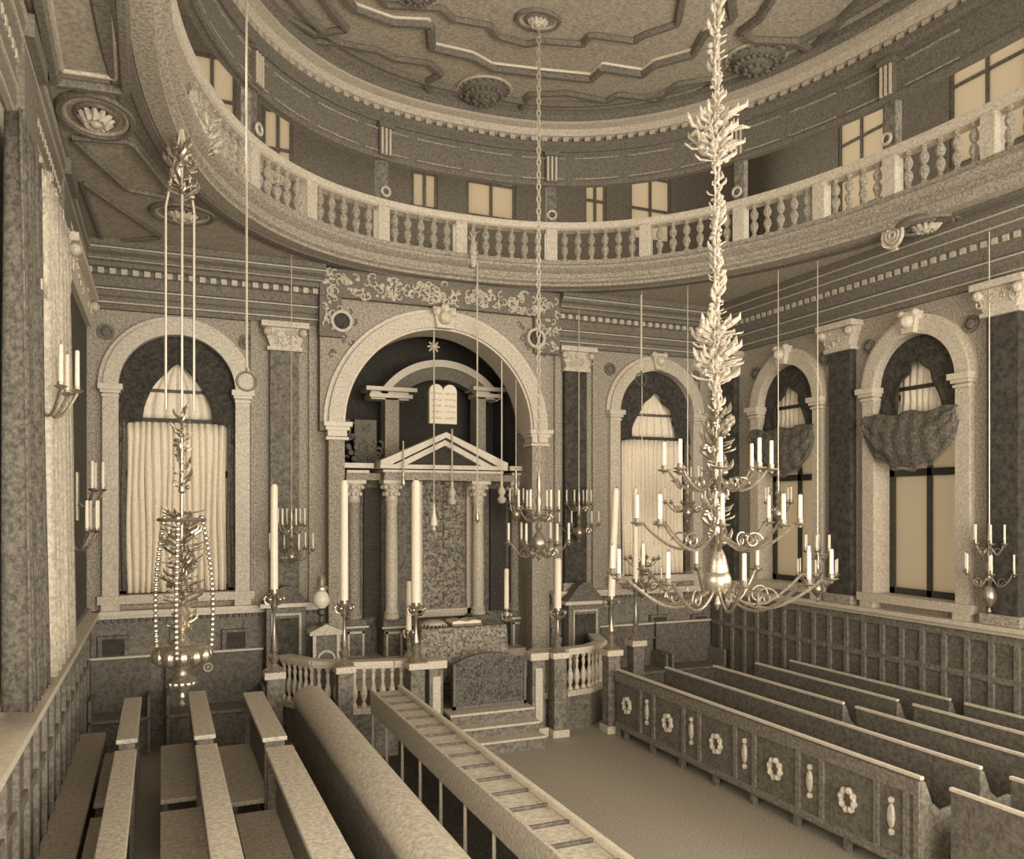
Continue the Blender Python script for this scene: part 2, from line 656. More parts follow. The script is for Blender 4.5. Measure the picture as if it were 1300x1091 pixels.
# ------------------------------------------------------------------ dado
def dado(T, u0, u1, name, label, m, shelf, ribs, skip=None):
    mb = MB(T)
    segs = [(u0, u1)] if not skip else [(u0, skip[0]), (skip[1], u1)]
    for a, b in segs:
        mb.box(a, b, 0, 0.06, 0, ZD - 0.06)
        mb.box(a, b, 0, 0.10, 0, 0.16)
    o = mb.build(name, m, smooth=False)
    struct(o, label, 'wainscot')
    sh = MB(T)
    for a, b in segs:
        sh.box(a, b, 0, 0.20, ZD - 0.05, ZD)
        sh.box(a, b, 0, 0.14, ZD - 0.10, ZD - 0.05)
    sh.build('dado_shelf', M['edge'], o, smooth=False)
    rb = MB(T)
    for a, b in segs:
        u = a + 0.1
        while u < b - 0.15:
            rb.box(u, u + 0.06, 0.05, 0.095, 0.16, ZD - 0.1)
            u += ribs
        x = a
        rb.box(a, b, 0.05, 0.09, ZD - 0.2, ZD - 0.1)
        rb.box(a, b, 0.05, 0.09, 1.06, 1.13)
    rb.build('panel_rib', M['wood'] if m is M['wooddk'] else m, o, smooth=False)
    return o


dado(TB, XL, XR, 'trim_15', 'carved brown wainscot along the end wall', M['wood'], True, 0.9, (2.02, 5.50))
dado(TR, YF, YB - 0.1, 'trim_16', 'tall dark ribbed wainscot along the right wall', M['wooddk'], True, 0.30)
dado(TL, YF, YB - 0.1, 'trim_17', 'dark wainscot with pale sloping shelf along the left wall', M['wooddk'], True, 0.45)
# egg row under the end wall shelf
mb = MB(TB)
for a, b in ((XL + 0.1, 1.98), (5.6, XR - 0.1)):
    u = a
    while u < b:
        mb.ball((u, 0.10, ZD - 0.13), 0.028, 6)
        u += 0.08
struct(mb.build('trim_18', M['midmarble']), 'egg moulding under the shelf of the end wall wainscot', 'moulding')
# dark square recess panels in the end wall wainscot
LBL = ['dark square panel in the wainscot at the left corner', 'dark square panel in the wainscot left of the silver table lamp', 'dark square panel behind the right candlesticks', 'dark square panel in the wainscot at the right corner']
for i, (pa, pb, pt, pbm) in enumerate(((130, 158, 812, 840), (287, 311, 803, 829), (828, 845, 784, 807), (881, 896, 783, 806))):
    a, _, z1 = at(pa, pt, Y=YB - 0.1)
    b, _, z0 = at(pb, pbm, Y=YB - 0.1)
    t = thing('wainscot_panel', LBL[i], 'panel', (a, YB - 0.1, z0), kind='structure')
    MB(TB).box(a, b, 0.06, 0.12, z0, z1).build('dark_field', M['niche'], t, smooth=False)
    mb = MB(TB)
    mb.box(a - 0.05, b + 0.05, 0.06, 0.14, z1, z1 + 0.035).box(a - 0.05, b + 0.05, 0.06, 0.14, z0 - 0.03, z0)
    mb.box(a - 0.05, a, 0.06, 0.14, z0, z1).box(b, b + 0.05, 0.06, 0.14, z0, z1)
    mb.build('panel_frame', M['midmarble'], t, smooth=False)


# ------------------------------------------------------------------ windows and drapes
def window(T, c, hw, label, curtained, keystone=True, spand=True, mun=True):
    global wn
    t = thing('window_%d' % wn, label, 'window', T(c, 0, WB), kind='structure')
    wn += 1
    # surround
    mb = MB(T)
    mb.arch(c, WS, hw - 0.005, hw + 0.17, 0.10, -0.06, 32)
    mb.arch(c, WS, hw + 0.17, hw + 0.23, 0.06, -0.02, 32)
    mb.build('arch_moulding', M['marble'], t)
    mb = MB(T)
    for s in (-1, 1):
        a = c + s * (hw + 0.085)
        mb.box(a - 0.091, a + 0.091, -0.19, 0.09, ZD + 0.02, WS - 0.09)
        mb.box(a - 0.105, a + 0.105, -0.05, 0.12, ZD, ZD + 0.12)
    mb.build('jamb', M['marble'], t, smooth=False)
    for s in (-1, 1):
        a = c + s * (hw + 0.085)
        cp = MB(T)
        cp.box(a - 0.14, a + 0.14, -0.04, 0.17, WS - 0.05, WS + 0.02)
        cp.box(a - 0.115, a + 0.115, -0.04, 0.14, WS - 0.09, WS - 0.05)
        cp.box(a - 0.10, a + 0.10, -0.04, 0.12, WS - 0.14, WS - 0.11)
        cp.build('impost', M['edge'], t, smooth=False)
    if keystone:
        k = MB(T)
        zt = WS + hw
        k.prism([(c - 0.08, zt + 0.0), (c + 0.08, zt), (c + 0.13, zt + 0.26), (c - 0.13, zt + 0.26)], 0.04, 0.17)
        k.ball((c, 0.18, zt + 0.14), 0.085, 8)
        k.ball((c - 0.1, 0.15, zt + 0.24), 0.05, 7).ball((c + 0.1, 0.15, zt + 0.24), 0.05, 7)
        k.build('keystone', M['edge'], t)
    if spand:
        for s in (-1, 1):
            sp = MB(T)
            cc = c + s * (hw + 0.14)
            sp.arch(cc, WS + hw - 0.02, 0.07, 0.10, 0.03, 0.0, 20, 0, 2 * pi)
            sp.ball((cc, 0.02, WS + hw - 0.02), 0.06, 8, 1, .5, 1)
            sp.build('roundel', M['ceildk'], t)
    # sill
    MB(T).box(c - hw - 0.23, c + hw + 0.23, -0.1, 0.135, WB - 0.10, WB + 0.005).build('window_sill', M['marble'], t, smooth=False)
    # frame
    fr = MB(T)
    d0, d1 = -0.26, -0.20
    fr.arch(c, WS, hw - 0.07, hw, d0, d1, 24)
    fr.box(c - hw, c - hw + 0.08, d0, d1, WB, WS).box(c + hw - 0.08, c + hw, d0, d1, WB, WS)
    fr.box(c - hw, c + hw, d0, d1, WB, WB + 0.08)
    fr.box(c - 0.035, c + 0.035, d0, d1, WB, WS + hw - 0.03)
    for z in (3.38, 4.35):
        fr.box(c - hw, c + hw, d0, d1, z, z + (0.09 if z < 4 else 0.07))
    fr.build('window_frame', M['muntin'], t, smooth=False)
    pts = arch_loop(c, hw - 0.01, WB, WS)
    MB(T).prism(pts, -0.235, -0.225).build('window_pane', M['pane'], t, smooth=False)
    return t


def surf(T, f, nu, nv, name, m, parent=None, thick=0.012):
    """cloth: f(s,t)->(u,w,z) local; real thickness by solidify"""
    mb = MB(T)
    vs, fs = [], []
    for j in range(nv + 1):
        for i in range(nu + 1):
            vs.append(f(i / nu, j / nv))
    for j in range(nv):
        for i in range(nu):
            a = j * (nu + 1) + i
            fs.append((a, a + 1, a + nu + 2, a + nu + 1))
    mb.add(vs, fs)
    o = mb.build(name, m, parent, angle=180)
    md = o.modifiers.new('thickness', 'SOLIDIFY')
    md.thickness = thick
    return o


def pleated(T, a, b, z0, z1, w, name, m, parent, pleats=14, amp=0.035, nv=8, seed=0):
    rnd = random.Random(seed)
    ph = [rnd.uniform(-0.5, 0.5) for _ in range(pleats + 2)]

    def f(s, t):
        u = a + (b - a) * s
        k = s * pleats
        q = ph[int(k)] * (1 - (k - int(k))) + ph[min(int(k) + 1, pleats + 1)] * (k - int(k))
        fold = sin(2 * pi * k + q * 2 + 0.4 * sin(3 * t)) * amp * (0.7 + 0.5 * t)
        return (u + 0.01 * sin(7 * t + k), w + fold + 0.02 * t, z1 + (z0 - z1) * t)
    return surf(T, f, pleats * 8, nv, name, m, parent)


def archtop(c, hw, u):
    d = min(1.0, abs(u - c) / hw)
    return WS + hw * sqrt(max(0, 1 - d * d))


def swag_pair(T, c, hw, w, m, parent, rail_z, apex_z, half_base):
    """dark drapes filling the arch head, opened to a bell shape"""
    for s in (-1, 1):
        def f(a, t, s=s):
            # a: 0 centre -> 1 jamb ; t: 0 top -> 1 bottom
            d = a
            u = c + s * hw * 0.99 * d
            top = archtop(c, hw * 0.99, u)
            # lower outline follows the bell
            bell = half_base / hw
            if d < bell:
                q = d / bell
                bot = rail_z + (apex_z - rail_z) * (1 - q) ** 0.435
            else:
                bot = rail_z - 0.03 * (d - bell) / (1 - bell) - 0.30 * max(0.0, (d - 0.86) / 0.14)
            bot = min(bot, top - 0.01)
            z = top + (bot - top) * t
            fold = 0.035 * sin(18 * (t * 0.7 + d * 1.1)) * t
            return (u, w + fold + 0.05 * t, z)
        surf(T, f, 26, 14, 'swag', m, parent, 0.015)


def curtain_full(T, c, hw, labels, seed):
    """pale pleated curtain with a bell-shaped bright gap above the rail"""
    rail_z = 4.08
    t = thing('curtain', labels[0], 'curtain', T(c, 0.0, WB + 0.02))
    pleated(T, c - hw * 0.86, c + hw * 0.84, WB + 0.02, rail_z, -0.07, 'cloth', M['curtain'], t, 15, 0.032, 10, seed)
    MB(T).box(c - hw + 0.02, c + hw - 0.02, -0.11, -0.04, rail_z, rail_z + 0.05).build('curtain_rail', M['muntin'], t, smooth=False)
    t2 = thing('upper_curtain', labels[1], 'curtain', T(c, 0.0, rail_z))
    hb = hw * 0.62

    def f(a, tt):
        z = 4.14 + (4.86 - 4.14) * tt
        wdt = hb * (1.02 - tt ** 2.3 * 0.9)
        u = c + wdt * (2 * a - 1)
        return (u, -0.12 + 0.02 * sin(a * 38) - 0.01, z)
    surf(T, f, 60, 10, 'cloth', M['curtain'], t2, 0.01)
    MB(T).box(c - hb * 0.98, c + hb * 0.98, -0.10, -0.075, 4.47, 4.51).build('tie_band', M['drapemid'], t2, smooth=False)
    t3 = thing('drapery', labels[2], 'drapery', T(c, 0.0, rail_z))
    swag_pair(T, c, hw, -0.06, M['drape'], t3, rail_z, 4.84, hw * 0.60)
    for s in (-1, 1):
        a = c + s * hw * 0.93
        pleated(T, min(a, a - s * 0.0) - 0.045, a + 0.045, WB + 0.05, 4.3, -0.04, 'side_drape', M['drapemid'], t3, 2, 0.02, 6, seed + s)


def curtain_festoon(T, c, hw, labels, seed):
    """dark drape in the arch head with a puffed dark festoon hanging below the gap"""
    t3 = thing('drapery', labels[0], 'drapery', T(c, 0.0, WS))
    swag_pair(T, c, hw, -0.06, M['drape'], t3, 4.10, 4.80, hw * 0.55)
    t2 = thing('festoon', labels[1], 'drapery', T(c, 0.0, 3.4))
    rnd = random.Random(seed)

    def f(a, tt):
        x = 2 * a - 1
        top = 4.14 + 0.02 * sin(9 * x + seed) + 0.10 * max(0, abs(x) - 0.62)
        bot = 3.48 + 0.52 * (1 - sqrt(max(0, 1 - x * x))) + 0.015 * sin(15 * x)
        z = top + (bot - top) * tt
        puff = 0.10 * sin(pi * tt) * (1 - 0.5 * x * x) + 0.012 * sin(18 * tt + 4 * x * x) + 0.008 * sin(21 * x)
        return (c + 0.04 + x * hw * 1.12, 0.10 + puff, z)
    surf(T, f, 50, 26, 'cloth', M['drapemid'], t2, 0.02)
    fr = MB(T)
    for i in range(50):
        x = -0.95 + 1.9 * i / 49
        z = 3.48 + 0.52 * (1 - sqrt(1 - x * x)) + 0.015 * sin(15 * x)
        fr.tube([(c + 0.04 + x * hw * 1.12, 0.10, z + 0.01), (c + 0.04 + x * hw * 1.12, 0.11, z - 0.05)], 0.008, 4)
    fr.build('fringe', M['drapemid'], t2)
    t4 = thing('sheer_curtain', labels[2], 'curtain', T(c, 0.0, 4.2))
    pleated(T, c - hw * 0.55, c + hw * 0.62, 4.12, 4.88, -0.15, 'cloth', M['curtain'], t4, 7, 0.014, 4, seed)
    MB(T).box(c - hw * 0.58, c + hw * 0.64, -0.12, -0.10, 4.45, 4.50).build('tie_band', M['muntin'], t4, smooth=False)


window(TB, *WINS_B[0], 'tall arched window at the left of the end wall, filled by a white curtain', True, keystone=False)
curtain_full(TB, *WINS_B[0], ['long pleated white curtain in the left window of the end wall', 'bell-shaped white upper curtain in the left window of the end wall', 'dark velvet drapes drawn open over the left window of the end wall'], 3)
window(TB, *WINS_B[1], 'arched window right of the ark with a pale carved keystone', True)
curtain_full(TB, *WINS_B[1], ['long pleated white curtain in the window right of the ark', 'bell-shaped white upper curtain in the window right of the ark', 'dark velvet drapes drawn open over the window right of the ark'], 8)
window(TR, *WINS_R[0], 'farther arched window in the right wall', False)
curtain_festoon(TR, *WINS_R[0], ['dark drape in the arch head of the farther right wall window', 'puffed dark festoon across the farther right wall window', 'white sheer strip in the farther right wall window'], 1)
window(TR, *WINS_R[1], 'nearer large arched window in the right wall with cross bars', False)
curtain_festoon(TR, *WINS_R[1], ['dark drape in the arch head of the nearer right wall window', 'large puffed dark festoon across the nearer right wall window', 'white sheer strip in the nearer right wall window'], 2)
window(TL, *WINS_L[0], 'arched window in the left wall behind pale hangings', False, keystone=False, spand=False)

# left wall hangings, seen edge on
t = thing('curtain', 'pale heavy hanging beside the left wall window', 'curtain', TL(7.8, 0, 1.9))
pleated(TL, 6.55, 8.15, 1.80, 5.35, 0.12, 'cloth', M['woodlt'], t, 6, 0.07, 10, 21)
t = thing('curtain', 'dark hanging with pale folds at the left edge of the picture', 'curtain', TL(6.0, 0, 1.9))
pleated(TL, 5.5, 6.4, 1.80, 5.3, 0.10, 'cloth', M['drapemid'], t, 8, 0.07, 10, 22)
t = thing('wall_relief', 'pale carved stucco relief on the left wall under the cornice', 'relief', TL(8.2, 0, 4.6))
mb = MB(lambda u, w, z: TL(u, 0.12 - w, z))
mb.curls(6.4, 8.4, 4.7, 5.4, 0.0, 80, 0.09)
mb.curls(8.2, 8.5, 2.2, 4.5, 0.0, 40, 0.07)
mb.build('scrollwork', M['trimlt'], t)
MB(TL).prism([(7.0, 5.35), (7.2, 4.7), (8.0, 4.5), (8.5, 4.7), (8.52, 5.4)], 0.0, 0.12).build('backing', M['entab'], t, smooth=False)


# ------------------------------------------------------------------ pilasters
def pilaster(T, a, b, label, cap=True, m='darkmarble'):
    t = thing('pilaster', label, 'pilaster', T((a + b) / 2, 0, ZD), kind='structure')
    MB(T).box(a, b, 0.0, 0.10, ZD + 0.12, 5.10).build('shaft', M[m], t, smooth=False, bevel=0.01)
    MB(T).box(a - 0.05, b + 0.05, 0.0, 0.15, ZD, ZD + 0.12).build('plinth', M['wall'], t, smooth=False, bevel=0.01)
    mb = MB(T)
    mb.box(a - 0.04, b + 0.04, 0, 0.15, 5.08, 5.13)
    mb.prism([(a, 5.13), (b, 5.13), (b + 0.09, 5.38), (a - 0.09, 5.38)], 0, 0.15)
    mb.box(a - 0.12, b + 0.12, 0, 0.22, 5.38, 5.455)
    c = mb.build('capital', M['marble'], t, smooth=False)
    cv = MB(lambda u, w, z: T(u, 0.15 - w, z))
    cv.curls(a - 0.04, b + 0.04, 5.17, 5.37, 0.0, 16, 0.05)
    for s in (a - 0.04, b + 0.04):
        cv.ball((s, -0.03, 5.32), 0.06, 8)
    cv.build('acanthus_carving', M['trimlt'], c)
    return t


pilaster(TB, 1.33, 1.71, 'brown marble pilaster left of the ark with pale carved capital', m='midmarble')
pilaster(TB, 5.72, 6.10, 'dark marble pilaster right of the ark with pale carved capital')
pilaster(TR, 8.33, 8.73, 'dark marble pilaster between the two right wall windows')
pilaster(TR, 6.0, 6.38, 'dark marble pilaster right of the nearer right wall window')
pilaster(TR, 10.75, 11.15, 'dark pilaster near the right corner behind the great chandelier')
pilaster(TL, 8.45, 10.7, 'wide dark marble pilaster at the far end of the left wall')
# flanking strips
mb = MB(TB)
for u in (1.14, 1.90, 5.62, 6.28, -0.80, 8.30):
    mb.box(u - 0.05, u + 0.05, 0.0, 0.05, ZD, 5.46)
struct(mb.build('trim_19', M['wall'], smooth=False), 'pale flat strips beside the pilasters of the end wall', 'moulding')

# ------------------------------------------------------------------ ark arch
t = thing('ark_arch', 'great pale round arch framing the ark with carved frieze above', 'arch', (ARC, YB, 0.45))
t['kind'] = 'structure'
mb = MB(TB)
mb.arch(ARC, ARS, ARR, ARR + 0.20, 0.26, -0.1, 48)
mb.build('archivolt', M['marble'], t)
mb = MB(TB)
mb.arch(ARC, ARS, ARR + 0.20, ARR + 0.26, 0.20, 0, 48).arch(ARC, ARS, ARR - 0.03, ARR, 0.22, -0.3, 48)
mb.build('arch_fillet', M['edge'], t)
for s in (-1, 1):
    a = ARC + s * (ARR + 0.09)
    mb = MB(TB)
    mb.box(a - 0.11, a + 0.11, 0, 0.24, 0.45, ARS - 0.22)
    mb.build('arch_pier', M['wall'], t, smooth=False, bevel=0.01)
    mb = MB(TB)
    mb.box(a - 0.19, a + 0.19, 0, 0.36, ARS - 0.05, ARS + 0.01)
    mb.box(a - 0.16, a + 0.16, 0, 0.32, ARS - 0.10, ARS - 0.05)
    mb.box(a - 0.13, a + 0.13, 0, 0.29, ARS - 0.18, ARS - 0.10)
    mb.box(a - 0.15, a + 0.15, 0, 0.30, ARS - 0.23, ARS - 0.19)
    mb.build('pier_capital', M['edge'], t, smooth=False)
# keystone
k = MB(TB)
zt = ARS + ARR
k.prism([(ARC - 0.11, zt - 0.02), (ARC + 0.11, zt - 0.02), (ARC + 0.17, zt + 0.27), (ARC - 0.17, zt + 0.27)], 0.1, 0.33)
k.ball((ARC, 0.34, zt + 0.12), 0.1, 8).ball((ARC - 0.12, 0.33, zt + 0.2), 0.06, 7).ball((ARC + 0.12, 0.33, zt + 0.2), 0.06, 7).ball((ARC, 0.34, zt + 0.26), 0.07, 7)
k.build('keystone', M['edge'], t)
# spandrel field around the arch
outer = [(ARC - 1.72, ARS - 0.1), (ARC - 1.48, ARS - 0.1)]
for i in range(33):
    a = pi - pi * i / 32
    outer.append((ARC + 1.48 * cos(a), ARS + 1.48 * sin(a)))
outer += [(ARC + 1.48, ARS - 0.1), (ARC + 1.72, ARS - 0.1), (ARC + 1.72, 6.0), (ARC - 1.72, 6.0)]
o = poly_holes(outer, [], 0, 0.16, TB, 'spandrel', M['wall'])
o.parent = t
o.location = -t.location
fz = MB(TB)
fz.box(ARC - 1.74, ARC + 1.86, 0.14, 0.26, 5.84, 6.22)
fz.box(ARC - 1.74, ARC - 1.44, 0.14, 0.24, 5.3, 5.84).box(ARC + 1.44, ARC + 1.86, 0.14, 0.24, 5.3, 5.84)
fz.build('frieze_panel', M['entab'], t, smooth=False)
cv = MB(lambda u, w, z: TB(u, 0.24 - w, z))
cv.curls(ARC - 1.70, ARC + 1.82, 5.88, 6.16, -0.02, 190, 0.065)
cv.curls(ARC - 1.70, ARC - 1.48, 5.4, 5.84, 0.0, 16, 0.06)
cv.curls(ARC + 1.48, ARC + 1.82, 5.35, 5.84, 0.0, 26, 0.06)
cv.build('foliage_carving', M['trimlt'], t)
for s in (-1, 1):
    cc, zz = ARC + s * 1.45, ARS + 1.38
    r = MB(TB)
    r.arch(cc, zz, 0.11, 0.15, 0.29, 0.14, 20, 0, 2 * pi)
    r.build('roundel_ring', M['trimlt'], t)
    MB(TB).ball((cc, 0.25, zz), 0.115, 12, 1, .35, 1).build('roundel_boss', M['darkmarble'], t)
    r = MB(lambda u, w, z: TB(u, 0.16 - w, z))
    r.curls(cc - 0.25, cc + 0.25, zz - 0.45, zz + 0.2, 0.0, 16, 0.05, inside=lambda x, z: (x - ARC) ** 2 + (z - ARS) ** 2 > 1.72 ** 2)
    r.build('spandrel_carving', M['entab'], t)

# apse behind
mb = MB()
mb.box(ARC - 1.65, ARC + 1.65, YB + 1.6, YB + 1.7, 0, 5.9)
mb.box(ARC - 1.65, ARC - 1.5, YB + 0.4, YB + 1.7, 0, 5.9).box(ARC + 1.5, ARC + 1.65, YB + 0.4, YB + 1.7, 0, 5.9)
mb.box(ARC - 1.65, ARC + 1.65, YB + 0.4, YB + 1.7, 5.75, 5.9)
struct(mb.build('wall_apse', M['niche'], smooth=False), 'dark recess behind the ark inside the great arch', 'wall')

# ------------------------------------------------------------------ the ark
YK = 11.92
ark = thing('torah_ark', 'pale marble ark with pediment, twin columns and law tablets under the great arch', 'ark', (ARC, YK, 0.45))


def kx(px, Y=YK):
    return at(px, Y=Y)[0]


def kz(px, py, Y=YK):
    return at(px, py, Y=Y)[2]


cols = [kx(449), kx(497), kx(607), kx(655)]
zct, zcb = kz(550, 603), kz(550, 780)
ZP = zcb
mb = MB()
mb.box(kx(437), kx(667), YK + 0.12, YK + 0.7, 0.45, zct)
mb.build('back_body', M['midmarble'], ark, smooth=False)
COLP = [(0.115, 0), (0.115, 0.04), (0.10, 0.06), (0.11, 0.09), (0.09, 0.12), (0.088, 0.16), (0.092, 0.7), (0.080, 1.62), (0.09, 1.66), (0.08, 1.69)]
for i, x in enumerate(cols):
    yy = YK - (0.22 if i in (1, 2) else 0.0)
    x = at([449, 497, 607, 655][i], Y=yy)[0]
    c = MB().lathe(x, yy, COLP, 18, zcb).build('column_shaft', M['marble'] if i in (1, 2) else M['wall'], ark)
    mb = MB()
    mb.lathe(x, yy, [(0.085, 0), (0.10, 0.03), (0.085, 0.06), (0.10, 0.16), (0.145, 0.27)], 14, zcb + 1.68)
    mb.box(x - 0.15, x + 0.15, yy - 0.15, yy + 0.15, zcb + 1.95, zcb + 2.0)
    for k in range(10):
        a = 2 * pi * k / 10
        for r_, z_ in ((0.105, 1.80), (0.135, 1.90)):
            mb.ball((x + r_ * cos(a), yy + r_ * sin(a), zcb + z_), 0.032, 6)
    mb.build('column_capital', M['edge'], c)
    # pedestal
    pd = MB()
    pd.box(x - 0.16, x + 0.16, yy - 0.16, yy + 0.2, ZP - 0.10, ZP)
    pd.box(x - 0.18, x + 0.18, yy - 0.18, yy + 0.2, ZP - 0.13, ZP - 0.08)
    pd.box(x - 0.15, x + 0.15, yy - 0.15, yy + 0.2, ZP - 0.62, ZP - 0.1)
    pd.box(x - 0.18, x + 0.18, yy - 0.18, yy + 0.2, ZP - 0.70, ZP - 0.62)
    pd.box(x - 0.20, x + 0.20, yy - 0.2, yy + 0.2, 0.45, ZP - 0.70)
    p_ = pd.build('pedestal', M['midmarble'], ark, smooth=False, bevel=0.006)
    fr = MB()
    y1 = yy - 0.165
    fr.box(x - 0.12, x + 0.12, y1, y1 + 0.02, ZP - 0.20, ZP - 0.17).box(x - 0.12, x + 0.12, y1, y1 + 0.02, ZP - 0.55, ZP - 0.52)
    fr.box(x - 0.12, x - 0.09, y1, y1 + 0.02, ZP - 0.55, ZP - 0.17).box(x + 0.09, x + 0.12, y1, y1 + 0.02, ZP - 0.55, ZP - 0.17)
    fr.box(x - 0.18, x + 0.18, yy - 0.19, yy - 0.17, ZP - 0.12, ZP - 0.09)
    fr.build('pedestal_frame', M['edge'], p_, smooth=False)
# stylobate steps in front of the pedestals
mb = MB()
for i in range(3):
    mb.box(kx(432), kx(672), YK - 0.42 - 0.10 * i, YK + 0.3, 0.45, 0.85 - 0.12 * i)
mb.build('base_step', M['marble'], ark, smooth=False, bevel=0.006)
# entablature: outer lower pieces and centre
ze = zcb + 2.0
mb = MB()
mb.box(kx(437), kx(668), YK - 0.16, YK + 0.4, ze, ze + 0.10)
xa, xb = kx(478, YK - .25), kx(637, YK - .25)
mb.box(xa + 0.08, xb - 0.08, YK - 0.40, YK + 0.3, ze, ze + 0.12)
mb.build('architrave', M['wall'], ark, smooth=False)
mb = MB()
mb.box(kx(433), kx(470), YK - 0.24, YK + 0.4, ze + 0.17, ze + 0.24).box(kx(437), kx(465), YK - 0.2, YK + 0.4, ze + 0.10, ze + 0.14)
mb.box(kx(640), kx(675), YK - 0.24, YK + 0.4, ze + 0.17, ze + 0.24).box(kx(644), kx(670), YK - 0.2, YK + 0.4, ze + 0.10, ze + 0.14)
mb.box(xa, xb, YK - 0.48, YK + 0.3, ze + 0.16, ze + 0.22).box(xa + 0.05, xb - 0.05, YK - 0.44, YK + 0.3, ze + 0.11, ze + 0.145)
mb.build('cornice', M['edge'], ark, smooth=False)
# pediment
zb_, za_ = ze + 0.22, ze + 0.22 + 0.42
xm = (xa + xb) / 2
mb = MB()
for s, x0 in ((-1, xa), (1, xb)):
    mb.prism([(x0, zb_), (x0 - s * -0.0, zb_ + 0.05), (xm, za_ + 0.06), (xm, za_ - 0.02), (x0 - s * 0.16, zb_)], YK - 0.50, YK - 0.1)
    mb.prism([(x0 - s * 0.22, zb_), (xm, za_ - 0.05), (xm, za_ - 0.13), (x0 - s * 0.40, zb_)], YK - 0.44, YK - 0.1)
mb.build('pediment_cornice', M['edge'], ark, smooth=False)
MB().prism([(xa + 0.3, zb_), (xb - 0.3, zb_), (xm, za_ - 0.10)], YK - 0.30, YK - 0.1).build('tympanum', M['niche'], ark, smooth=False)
# tablets of the law
z0, z1 = kz(561, 537, YK - .25), kz(561, 489, YK - .25)
xt0, xt1 = at(543.5, Y=YK - .25)[0], at(578, Y=YK - .25)[0]
mb = MB()
w2 = (xt1 - xt0) / 2
tab = []
for q in (0, 1):
    c0 = xt0 + w2 * (q + 0.5)
    pts = [(c0 - w2 / 2, z0 - 0.02), (c0 + w2 / 2, z0 - 0.02)]
    for i in range(13):
        a = pi * i / 12
        pts.append((c0 + w2 / 2 * cos(a), z1 - w2 / 2 + w2 / 2 * sin(a)))
    mb.prism(pts, YK - 0.32, YK - 0.25)
tb = mb.build('law_tablets', M['paper'], ark, smooth=False)
ink = MB()
rnd = random.Random(4)
for q in (0, 1):
    for r_ in range(5):
        zz = z0 + 0.05 + r_ * (z1 - z0 - 0.16) / 4.5
        x = xt0 + w2 * q + 0.03
        while x < xt0 + w2 * (q + 1) - 0.045:
            h = 0.026
            k = rnd.randint(0, 3)
            y = YK - 0.323
            if k != 1:
                ink.box(x, x + 0.018, y, y + 0.004, zz + h - 0.005, zz + h)
            if k != 2:
                ink.box(x + 0.013, x + 0.018, y, y + 0.004, zz, zz + h)
            if k in (1, 3):
                ink.box(x, x + 0.016, y, y + 0.004, zz, zz + 0.005)
            if k == 2:
                ink.box(x, x + 0.005, y, y + 0.004, zz + 0.004, zz + h)
            x += 0.027
ink.build('tablet_lettering', M['wood'], tb, smooth=False)
# rear attic arch with entablature blocks
YR = 12.45
ac = at(562, Y=YR)[0]
ra = (at(640, Y=YR)[0] - at(486, Y=YR)[0]) / 2
zs = kz(560, 500, YR) - 0.02
zr = kz(560, 457, YR)
hh = zr - zs
rr = (ra * ra + hh * hh) / (2 * hh)
an = math.asin(ra / rr)
mb = MB()
mb.arch(ac, zr - rr, rr - 0.11, rr, YR, YR + 0.3, 28, pi / 2 - an, pi / 2 + an)
mb.build('attic_arch', M['edge'], ark)
mb = MB()
mb.arch(ac, zr - rr, rr - 0.30, rr - 0.11, YR + 0.08, YR + 0.3, 28, pi / 2 - an * 0.92, pi / 2 + an * 0.92)
mb.build('attic_arch_soffit', M['entab'], ark)
mb = MB()
for pa, pb in ((463, 527), (598, 640)):
    a, b = at(pa, Y=YR)[0], at(pb, Y=YR)[0]
    zt_ = kz((pa + pb) / 2, 496, YR)
    mb.box(a, b, YR - 0.12, YR + 0.3, zt_ - 0.02, zt_ + 0.04)
    mb.box(a + 0.06, b - 0.06, YR - 0.08, YR + 0.3, zt_ - 0.12, zt_ - 0.06)
    mb.box(a + 0.1, b - 0.1, YR, YR + 0.3, zt_ - 0.14, zt_ + 0.0)
mb.build('attic_cornice', M['edge'], ark, smooth=False)
for pa, pb in ((489, 507), (605, 617)):
    a, b = at(pa, Y=YR)[0], at(pb, Y=YR)[0]
    MB().box(a, b, YR, YR + 0.3, ze + 0.1, kz(pa, 496, YR) - 0.1).build('attic_pilaster', M['wall'], ark, smooth=False, bevel=0.008)
mb = MB()
mb.curls(at(440, Y=YR)[0], at(485, Y=YR)[0], ze + 0.25, ze + 0.95, YR + 0.1, 34, 0.08)
mb.box(at(452, Y=YR)[0], at(480, Y=YR)[0], YR + 0.1, YR + 0.25, ze, ze + 0.95)
mb.build('side_volute', M['entab'], ark)
mb = MB()
mb.box(ARC - 1.4, ARC + 1.4, YR - 0.1, YR + 0.2, ze - 0.3, ze + 0.12)
mb.build('attic_base', M['midmarble'], ark, smooth=False)
# door of the ark: framed dark cloth panel
yd = YK - 0.02
xa2, xb2 = kx(534), kx(590)
zb2, zt2 = kz(560, 772), kz(560, 607)
fr = MB()
fr.box(xa2 - 0.09, xa2, yd - 0.08, yd + 0.2, zb2 - 0.1, zt2 + 0.1).box(xb2, xb2 + 0.09, yd - 0.08, yd + 0.2, zb2 - 0.1, zt2 + 0.1)
fr.box(xa2 - 0.09, xb2 + 0.09, yd - 0.08, yd + 0.2, zt2, zt2 + 0.1).box(xa2 - 0.09, xb2 + 0.09, yd - 0.08, yd + 0.2, zb2 - 0.12, zb2)
fr.build('door_frame', M['marble'], ark, smooth=False, bevel=0.008)
dn = MB()
dn.box(xa2, (xa2 + xb2) / 2 - 0.004, yd, yd + 0.14, zb2, zt2).box((xa2 + xb2) / 2 + 0.004, xb2, yd, yd + 0.14, zb2, zt2)
